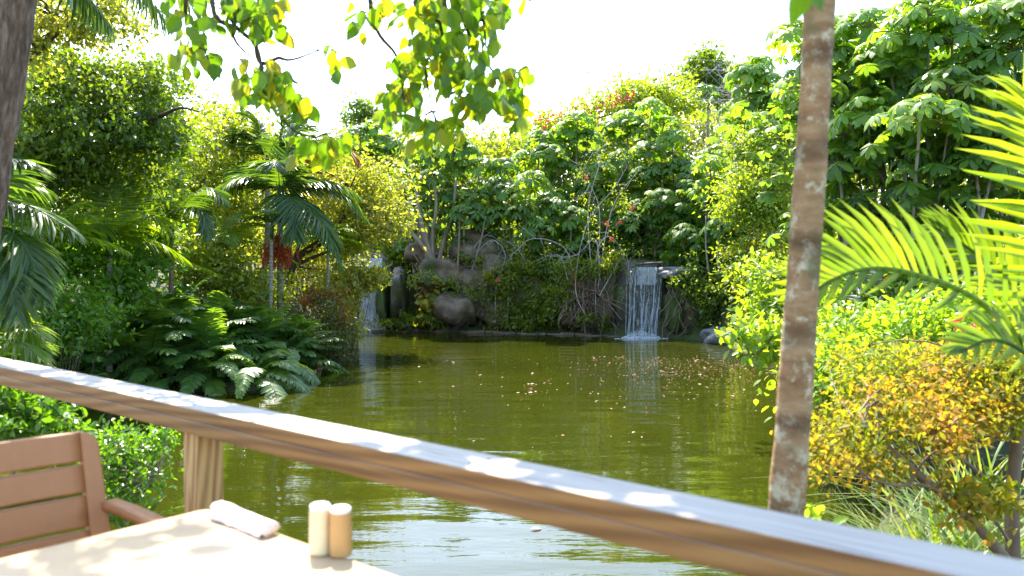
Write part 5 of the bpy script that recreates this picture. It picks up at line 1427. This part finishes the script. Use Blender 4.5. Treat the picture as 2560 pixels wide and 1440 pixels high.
tb.part('table_top', rounded_slab(1.2, 0.80, 0.03, -0.032, 0.0, 0.006, table_frame), M['table'], smooth=False)
for fx in (0.14, 1.06):
    for fy in (0.12, 0.68):
        a, b = table_frame(fx, fy, -0.034), table_frame(fx + (0.03 if fx > 0.6 else -0.03), fy, DECK_Z - TZ)
        tb.part('leg', tube([a, (a + b) / 2, b], [0.026, 0.024, 0.020], 10), M['table'], smooth=True)
a = [table_frame(x, y, -0.06) for x, y in ((0.14, 0.12), (1.06, 0.12), (1.06, 0.68), (0.14, 0.68))]
for q in range(4):
    tb.part('apron', tube([a[q], a[(q + 1) % 4]], 0.018, 6), M['table'])

# shakers
def shaker(name, label, px, py, mat, h, rad, seed):
    b = G(px, py, TZ) + np.array([0, 0, 0.001])
    t = Thing(name, label, 'shaker', b, 'shakers on the table')
    m, rib = 60, 0.0007
    prof = [(0.85, 0.0), (0.97, 0.002), (1.0, 0.006), (0.995, h * 0.4), (0.955, h * 0.8), (0.93, h - 0.008)]
    th = np.arange(m) * 2 * math.pi / m
    V, F = [], []
    for k, (f, z) in enumerate(prof):
        rr = rad * f + rib * np.cos(th * 20) * (1 if k not in (0,) else 0)
        V += list(np.stack([b[0] + rr * np.cos(th), b[1] + rr * np.sin(th), np.full(m, b[2] + z)], -1))
    F = [(a * m + q, a * m + (q + 1) % m, (a + 1) * m + (q + 1) % m, (a + 1) * m + q) for a in range(len(prof) - 1) for q in range(m)]
    t.part('body', Geo().add(np.array(V), np.array(F), np.arange(m)[::-1][None]), M[mat], smooth=True)
    V = []
    pc_ = [(0.93, h - 0.008), (0.945, h - 0.006), (0.93, h - 0.001), (0.80, h + 0.0015), (0.4, h + 0.003), (0.05, h + 0.0035)]
    for f, z in pc_:
        V += list(np.stack([b[0] + rad * f * np.cos(th), b[1] + rad * f * np.sin(th), np.full(m, b[2] + z)], -1))
    F = [(a * m + q, a * m + (q + 1) % m, (a + 1) * m + (q + 1) % m, (a + 1) * m + q) for a in range(len(pc_) - 1) for q in range(m)]
    cap = t.part('cap', Geo().add(np.array(V), np.array(F), (np.arange(m) + (len(pc_) - 1) * m)[None]), M['white'], smooth=True)
    for q in range(3):
        c = b + np.array([0.006 * math.cos(q * 2.1), 0.006 * math.sin(q * 2.1), h + 0.0026])
        t.part('hole', tube([c, c + np.array([0, 0, 0.0012])], 0.0013, 8), M['metal_dark'], parent=cap)
shaker('salt_shaker', 'cream ribbed salt shaker with white cap', 801, 1384, 'cream', 0.106, 0.0232, 1)
shaker('pepper_shaker', 'tan ribbed pepper shaker with white cap beside the cream one', 852, 1389, 'tan', 0.103, 0.0236, 2)

# rolled napkin
rng = RNG(3)
a, b = G(538, 1268, TZ + 0.022), G(676, 1322, TZ + 0.018)
n, m = 40, 22
ts = np.linspace(0, 1, n)
ax = nrm(b - a); sd = nrm(np.cross(ax, Z)); up = np.cross(sd, ax)
V = []
for k, t_ in enumerate(ts):
    c = a + (b - a) * t_
    w = 0.017 + 0.003 * math.sin(t_ * 9) - 0.005 * (t_ < 0.04) + 0.006 * t_
    h_ = 0.0185 - 0.003 * t_ - 0.006 * (t_ < 0.04)
    for q in range(m):
        an = 2 * math.pi * q / m
        rr = 1 + 0.10 * math.sin(3 * an + 5 * t_) + 0.07 * math.sin(7 * an - 9 * t_) + (0.12 * math.sin(11 * an) if t_ > 0.82 else 0)
        V.append(c + sd * w * rr * math.cos(an) + up * np.clip(h_ * rr * math.sin(an), -0.017, 1))
F = [(k * m + q, k * m + (q + 1) % m, (k + 1) * m + (q + 1) % m, (k + 1) * m + q) for k in range(n - 1) for q in range(m)]
nt_ = Thing('rolled_napkin', 'white paper napkin rolled up on the table corner', 'napkin', G(605, 1297, TZ))
nt_.part('roll', Geo().add(np.array(V), np.array(F), np.arange(m)[::-1][None], (np.arange(m) + (n - 1) * m)[None]), M['napkin'], smooth=True)
fl = []
for k in range(12):
    t_ = 0.12 + 0.86 * k / 11
    c = a + (b - a) * t_
    fl += [c + sd * 0.015 + up * 0.008, c + sd * (0.022 + 0.003 * math.sin(k)) - up * 0.006, c + sd * (0.027 + 0.002 * math.sin(2 * k)) - up * 0.0155]
nt_.part('loose_flap', Geo().add(np.array(fl), np.array([(k * 3 + q, k * 3 + q + 1, k * 3 + q + 4, k * 3 + q + 3) for k in range(11) for q in range(2)])), M['napkin'], smooth=True)

# ------------------------------------------------------------------ chair
top_r = P(243, 1076, 2.48)
c_org = top_r - W * 0.25 - U * 0.30
c_org[2] = DECK_Z
ch = Thing('patio_chair', 'brown resin slat-back armchair drawn up to the table', 'chair', c_org)
def CW(x, y, z): return c_org + W * x + U * y + Z * z       # x toward the water, y toward the chair's back
def back_y(x, z): return 0.21 + (z - 0.45) * 0.21 + 0.03 * (1 - (x / 0.25) ** 2)
CH_TOP = top_r[2] - DECK_Z
def bent_panel(outline, th=0.022, bev=0.005):
    """outline: (x,z) grid rows [(z, x0, x1)], curved like the chair back"""
    nx = 12
    rows = []
    for z, x0, x1 in outline:
        rows.append([(x0 + (x1 - x0) * k / nx, z) for k in range(nx + 1)])
    n = len(rows)
    V, F = [], []
    for side in (0, 1):
        for ri, rw in enumerate(rows):
            edge_r = ri in (0, n - 1)
            for ci, (x, z) in enumerate(rw):
                ins = bev if (edge_r or ci in (0, nx)) else 0.0
                V.append(CW(x, back_y(x, z) + (ins if side == 0 else th - ins), z))
    m = nx + 1
    o_ = n * m
    for a_ in range(n - 1):
        for b_ in range(nx):
            F.append((a_ * m + b_, a_ * m + b_ + 1, (a_ + 1) * m + b_ + 1, (a_ + 1) * m + b_))
            F.append((o_ + a_ * m + b_, o_ + (a_ + 1) * m + b_, o_ + (a_ + 1) * m + b_ + 1, o_ + a_ * m + b_ + 1))
    for b_ in range(nx):
        F.append((b_, o_ + b_, o_ + b_ + 1, b_ + 1))
        F.append(((n - 1) * m + b_, (n - 1) * m + b_ + 1, o_ + (n - 1) * m + b_ + 1, o_ + (n - 1) * m + b_))
    for a_ in range(n - 1):
        F.append((a_ * m, (a_ + 1) * m, o_ + (a_ + 1) * m, o_ + a_ * m))
        F.append((a_ * m + nx, o_ + a_ * m + nx, o_ + (a_ + 1) * m + nx, (a_ + 1) * m + nx))
    return Geo().add(np.array(V), np.array(F))
def rows_between(z0, z1, x0, x1, n=6, dip=0.004):
    zs = [z0, z0 + dip] + list(np.linspace(z0 + 2 * dip, z1 - 2 * dip, n)) + [z1 - dip, z1]
    return [(z, x0, x1) for z in zs]
H = CH_TOP
for k, (z0, z1) in enumerate([(H - 0.084, H), (H - 0.172, H - 0.094), (H - 0.268, H - 0.182), (H - 0.36, H - 0.278), (H - 0.43, H - 0.37)]):
    ch.part('back_slat', bent_panel(rows_between(z0, z1, -0.204, 0.204)), M['resin'], smooth=True)
for sg in (-1, 1):
    out_rows = []
    for z in list(np.linspace(0.40, H - 0.05, 14)) + [H - 0.05 + 0.05 * math.sin(math.radians(a)) for a in (15, 30, 45, 60, 75, 86)]:
        rr = 0.0
        if z > H - 0.05:
            s_ = (z - (H - 0.05)) / 0.05
            rr = 0.05 * (1 - math.sqrt(max(0, 1 - s_ * s_))) * 0.9
        flare = 0.02 * sstep(H - 0.2, 0.42, z) if False else 0.018 * (H - z) / H
        x0, x1 = 0.2055, 0.252 + flare - rr
        out_rows.append((z, sg * x0, sg * x1) if sg > 0 else (z, -x1, -x0))
    ch.part('back_stile', bent_panel(out_rows, th=0.034), M['resin'], smooth=True)
# seat
sv = []
for a_ in range(9):
    for b_ in range(9):
        x = -0.24 + 0.48 * a_ / 8; y = -0.24 + 0.47 * b_ / 8
        sv.append((x, y, 0.43 - 0.018 * (1 - (x / 0.24) ** 2) + 0.01 * (y < -0.2)))
V = [CW(*p_) for p_ in sv] + [CW(x, y, z - 0.022) for x, y, z in sv]
F = []
for a_ in range(8):
    for b_ in range(8):
        i0 = a_ * 9 + b_
        F += [(i0, i0 + 9, i0 + 10, i0 + 1), (81 + i0, 81 + i0 + 1, 81 + i0 + 10, 81 + i0 + 9)]
for q in range(8):
    F += [(q, q + 1, 82 + q, 81 + q), (72 + q, 153 + q, 154 + q, 73 + q), (q * 9, 81 + q * 9, 90 + q * 9, q * 9 + 9), (q * 9 + 8, q * 9 + 17, 98 + q * 9, 89 + q * 9)]
ch.part('seat', Geo().add(np.array(V), np.array(F)), M['resin'], smooth=False)
def flat_bar(pts, w, th):
    """bar of rectangular section: w across (x), th thick"""
    pts = np.array(pts, float)
    V, F = [], []
    for k, (x, y, z) in enumerate(pts):
        t_ = pts[min(k + 1, len(pts) - 1)] - pts[max(k - 1, 0)]
        nrm_ = nrm(np.array([0, -t_[2], t_[1]]))
        for s1, s2 in ((-1, -1), (1, -1), (1, 1), (-1, 1)):
            q_ = np.array([x + s1 * w / 2, y, z]) + nrm_ * s2 * th / 2
            V.append(CW(*q_))
    n = len(pts)
    F = [(k * 4 + q, k * 4 + (q + 1) % 4, (k + 1) * 4 + (q + 1) % 4, (k + 1) * 4 + q) for k in range(n - 1) for q in range(4)]
    return Geo().add(np.array(V), np.array(F), np.array([[3, 2, 1, 0], [(n - 1) * 4 + q for q in range(4)]]))
for sg in (-1, 1):
    x = sg * 0.283
    arm = smooth_path([(x * 0.93, 0.265, 0.655), (x, 0.15, 0.645), (x, -0.05, 0.640), (x, -0.20, 0.63), (x, -0.255, 0.60)], 16)
    ch.part('armrest', flat_bar(arm, 0.052, 0.022), M['resin'])
    fl_ = smooth_path([(x, -0.25, 0.62), (x, -0.26, 0.45), (x, -0.275, 0.2), (x, -0.29, 0.0)], 10)
    ch.part('leg', flat_bar(fl_, 0.05, 0.032), M['resin'])
    bl_ = smooth_path([(sg * 0.245, 0.22, 0.46), (sg * 0.25, 0.25, 0.25), (sg * 0.255, 0.30, 0.0)], 10)
    ch.part('leg', flat_bar(bl_, 0.05, 0.032), M['resin'])

# ------------------------------------------------------------------ near palm with backlit fronds
np_t = Thing('near_palm', 'backlit yellow-green palm whose fronds sweep in at the right edge', 'palm', P(2760, 1450, 3.6))
NPM = Geo().add(T_BLADE[0], *T_BLADE[1]).mesh('leaflet', M['near_palm'])
base_n = P(2760, 1450, 3.6)
cr_n = P(2700, 960, 3.4)
np_t.part('trunk', tube(smooth_path([base_n - np.array([0, 0, 1.0]), base_n, cr_n], 10), 0.05, 9), M['bark_palm'], smooth=True)
def near_frond(pts, nl, llen, wid, seed, **kw):
    rng = RNG(seed)
    pth = smooth_path([cr_n] + pts, 30)
    rc = np_t.part('frond', tube(pth, np.linspace(0.014, 0.004, 30), 7, cap=False), M['near_palm'], smooth=True)
    p_, R_, S_ = frond_leaflets(pth, nl, llen, wid, rng, **kw)
    for k in range(len(p_)):
        o = bpy.data.objects.new('leaflet', NPM)
        col.objects.link(o)
        o.parent = rc
        Mm = np.eye(4); Mm[:3, :3] = R_[k] * S_[k][None, :]; Mm[:3, 3] = p_[k] - np_t.loc
        o.matrix_local = Matrix(Mm.tolist())
near_frond([P(2600, 900, 3.2), P(2450, 755, 3.0), P(2300, 690, 2.9), P(2180, 672, 2.85), P(2080, 700, 2.8), P(2020, 745, 2.8)], 28, 0.31, 0.036, 1, hang=-0.12, vee=0.12, a0=62, a1=24, start=0.22, upv=(0.1, -1, 0.35), low=0.6)
near_frond([P(2680, 760, 3.2), P(2650, 560, 3.1), P(2610, 380, 3.0), P(2560, 230, 2.95)], 28, 0.44, 0.036, 2, hang=0.0, vee=0.12, a0=72, a1=30, start=0.2, upv=(0.2, -1, 0.1))
near_frond([P(2640, 850, 3.4), P(2520, 700, 3.4), P(2420, 620, 3.4), P(2340, 570, 3.4)], 22, 0.28, 0.032, 3, hang=0.1, vee=0.2, a0=55, a1=18, start=0.25, upv=(0, -1, 0.6))
near_frond([P(2640, 960, 3.1), P(2560, 880, 3.0), P(2480, 850, 2.95), P(2400, 880, 2.9)], 16, 0.22, 0.036, 4, hang=0.1, vee=0.1, a0=58, a1=25, start=0.3, upv=(0, -1, 0.5), low=0.6)

# ------------------------------------------------------------------ slender tree standing by the deck
DT = 2.65
sl_pts = [onground(1962, 1300, DT), P(1962, 1400, DT), P(1964, 1290, DT), P(1987, 1000, DT), P(2006, 700, DT), P(2030, 350, DT), P(2050, 0, DT), P(2062, -160, DT), P(2068, -330, DT + 0.05)]
sl_pts[0][2] -= 0.1
sl = Thing('slender_tree', 'slender lichen-mottled tree trunk standing behind the railing', 'tree', onground(1962, 1300, DT))
sp = smooth_path(sl_pts, 260)
zz = sp[:, 2]
rr = np.interp(zz, [0, 1.6, 2.4, 3.2, 3.9], [0.072, 0.0560, 0.050, 0.0450, 0.035])
rng = RNG(8)
rr = rr * (1 + 0.06 * (vnoise(zz * 4.5, zz * 0, 3) - 0.5) + 0.05 * (vnoise(zz * 13, zz * 0, 9) - 0.5))
for zr in np.cumsum(np.concatenate([[0.9], rng.uniform(0.05, 0.16, 26)])):      # raised scars ringing the stem
    rr = rr * (1 + rng.uniform(0.015, 0.05) * np.exp(-((zz - zr) / 0.008) ** 2))
tgs = tube(sp, rr, 36)
V0 = tgs.V[0]; ctr = np.repeat(sp, 36, 0)
ang = np.arctan2(V0[:, 1] - ctr[:, 1], V0[:, 0] - ctr[:, 0])
V0 += (V0 - ctr) * (0.10 * (vnoise(np.cos(ang) * 1.5 + 7, V0[:, 2] * 3 + np.sin(ang), 14) - 0.5) + 0.06 * (vnoise(ang * 5, V0[:, 2] * 14, 16) - 0.5))[:, None]
sl.part('trunk', tgs, M['bark_lichen'], smooth=True)
T_BIG = big_leaf(2); T_BIGT = (np.concatenate(T_BIG.V), T_BIG.F)
lob = [(np.array([0.35, 3.35, 4.45]), np.array([0.75, 0.6, 0.35])), (np.array([-0.25, 3.75, 4.5]), np.array([0.55, 0.5, 0.3])), (np.array([0.9, 3.0, 4.6]), np.array([0.6, 0.6, 0.4])), (np.array([0.5, 3.0, 5.1]), np.array([0.9, 0.8, 0.4]))]
fg, cc = foliage(lob, 150, 16, 0.15, 0.13, T_BIGT, rng, up=0.9, rnd=0.6)
sl.part('crown', fg, M['canopy'], kind='stuff')
sl.part('limb', limbs(sp[-30:], cc[:45], rng, 0.014, 0.004), M['bark_tan'])
lp = P(2000, -70, 1.25)
sl.part('twig', tube(bezier(sp[-3], (sp[-3] + lp) / 2 + np.array([0, 0, 0.25]), lp, 12), np.linspace(0.01, 0.003, 12), 6), M['bark_tan'])
sl.inst('leaf', BIG_ME[1], lp, frames(np.array([[0.02, 0.0, -1.0]]), np.array([[0.25, -1, 0.3]]))[0], 0.078)
sl.inst('leaf', BIG_ME[3], lp + np.array([0.028, 0.04, 0.012]), frames(np.array([[0.15, 0.0, -1.0]]), np.array([[0.6, -1, 0.3]]))[0], 0.062)
shrub_near('sprout', 'small lime sprout at the foot of the slender trunk', P(2020, 1390, 2.9), [lobe(2035, 1303, 2.9, 26, 16, 0.05)], 'lime', 8, 4, 0.02, 0.05, 99, nobj=20, nl=4)

# ------------------------------------------------------------------ shade tree over the deck: near trunk, overhead limb, hanging branches
DS = 5.0
st_base = P(-230, 1200, DS); st_base[2] = gz(st_base[0], st_base[1])
tr = Thing('shade_tree', 'rough-barked tree at the left edge with leafy branches hanging across the top', 'tree', st_base)
tp = smooth_path([st_base - np.array([0, 0, 0.2]), P(-170, 900, DS), P(-95, 430, DS), P(-50, 200, DS), P(-18, 0, DS), P(10, -200, DS), P(60, -420, DS)], 160)
rt = np.linspace(0.27, 0.19, 160)
tg = tube(tp, rt, 100)
V0 = tg.V[0]
ang = np.arctan2(V0[:, 1] - np.repeat(tp[:, 1], 100), V0[:, 0] - np.repeat(tp[:, 0], 100))
ctr = np.repeat(tp, 100, 0)
V0 += (V0 - ctr) * (0.10 * (vnoise(ang * 7, V0[:, 2] * 2.2, 4) - 0.5) + 0.12 * (vnoise(ang * 16, V0[:, 2] * 5, 6) - 0.5))[:, None]
tr.part('trunk', tg, M['bark_rough'], smooth=True)
limb = smooth_path([tp[-2], P(200, -440, 4.7), P(560, -330, 4.4), P(900, -330, 4.3), P(1200, -360, 4.2)], 40)
tr.part('limb', tube(limb, np.linspace(0.10, 0.03, 40), 10), M['bark_dark'], smooth=True)

def hanging_branch(mains, clusters, d, seed, label, mult):
    rng = RNG(seed)
    paths = []
    g = Geo()
    for pth in mains:
        a0 = np.array(pth[0])
        pts3 = [P(x, y, d + 0.05 * rng.normal()) for x, y in pth]
        s = limb[np.argmin(np.linalg.norm(limb - (pts3[0] + np.array([0, 0, 0.7])), axis=1))]
        q = smooth_path([s] + pts3, 40)
        g.join(tube(q, np.linspace(0.013, 0.0035, 40), 7))
        paths.append(q)
    allp = np.concatenate(paths)
    b = tr.part('branch', g, M['bark_dark'], smooth=True, label=label)
    tw = Geo()
    for (cx, cy_, rx, ry, n) in clusters:
        c = P(cx, cy_, d)
        s = allp[np.argmin(np.linalg.norm((allp - c) * np.array([1, 1, 0.8]), axis=1))]
        for k in range(max(2, n // 5)):
            e = P(cx + rng.normal() * rx * 0.5, cy_ + rng.normal() * ry * 0.5, d + rng.normal() * 0.15)
            tw.join(tube(bezier(s, (s + e) / 2 + np.array([0, 0, 0.05]), e, 6), np.linspace(0.004, 0.0015, 6), 4, cap=False))
        for k in range(int(n * mult)):
            p_ = P(cx + rng.uniform(-1, 1) * rx, cy_ - ry * 0.15 + rng.uniform(-1, 1) * ry, d + rng.normal() * 0.18)
            ax_ = nrm(np.array([rng.normal() * 0.45, rng.normal() * 0.45, -1.0 + 0.4 * rng.normal()]))
            nm_ = nrm(rng.normal(size=3) + np.array([0, -0.6, 0.3]))
            tr.inst('leaf', BIG_ME[int(rng.integers(6))], p_, frames(ax_[None], nm_[None])[0], rng.uniform(0.055, 0.112), parent=b)
    twig = tr.part('twig', tw, M['bark_dark'], parent=b)
hanging_branch([[(530, 0), (600, 75), (640, 115), (655, 190), (650, 240), (690, 280), (740, 330), (790, 345)], [(590, 40), (588, 100), (635, 150)], [(640, 115), (700, 145), (735, 148), (790, 128)], [(470, -20), (480, 60), (500, 120)]],
               [(470, 105, 55, 35, 12), (505, 160, 40, 22, 6), (600, 30, 110, 45, 34), (670, 50, 35, 50, 14), (640, 190, 55, 40, 20), (685, 220, 55, 40, 18), (735, 265, 35, 28, 8), (790, 365, 60, 28, 20), (835, 150, 14, 40, 5), (870, 345, 24, 14, 3), (450, 20, 60, 30, 8)], 4.1, 31, 'branch hanging in front of the taller palm', 2.0)
hanging_branch([[(925, 0), (945, 80), (985, 130), (1000, 170), (1010, 260)], [(1040, -20), (1050, 60), (1060, 150), (1080, 280)]],
               [(890, 50, 25, 45, 6), (965, 25, 45, 35, 14), (1045, 50, 50, 55, 36), (1010, 195, 36, 55, 34), (1000, 265, 45, 40, 34), (1090, 330, 75, 35, 46), (1080, 150, 50, 60, 40)], 4.15, 32, 'branch hanging lowest in the white sky at the centre', 1.2)
hanging_branch([[(1080, 0), (1100, 60), (1110, 120), (1120, 240)], [(1110, -10), (1150, 40), (1190, 120), (1230, 175), (1265, 225)], [(1200, 0), (1210, 60), (1215, 120)]],
               [(1130, 50, 60, 60, 56), (1210, 50, 40, 65, 44), (1140, 165, 65, 50, 46), (1255, 215, 55, 38, 36), (1290, 270, 42, 36, 22), (1330, 175, 15, 15, 2), (1180, 245, 45, 35, 22), (1220, -5, 50, 20, 12), (1310, 0, 12, 8, 2)], 4.0, 33, 'branch with broad leaves ending right of centre', 1.2)
rng = RNG(12)
lob = [(np.array([-1.4, 5.2, 4.75]), np.array([0.35, 0.3, 0.2])), (np.array([-2.5, 5.4, 5.0]), np.array([0.9, 0.7, 0.4])), (np.array([-2.3, 4.3, 5.2]), np.array([0.7, 0.6, 0.4])), (np.array([-1.60, 3.70, 4.65]), np.array([0.50, 0.22, 0.12])), (np.array([-0.75, 3.95, 4.7]), np.array([0.2, 0.1, 0.06]))]
fg, cc = foliage(lob, 80, 12, 0.12, 0.11, T_BIGT, rng, up=0.9, rnd=0.6)
tr.part('crown', fg, M['canopy'], kind='stuff')
tr.part('crown_twig', limbs(limb, cc[:40], rng, 0.016, 0.004), M['bark_dark'])
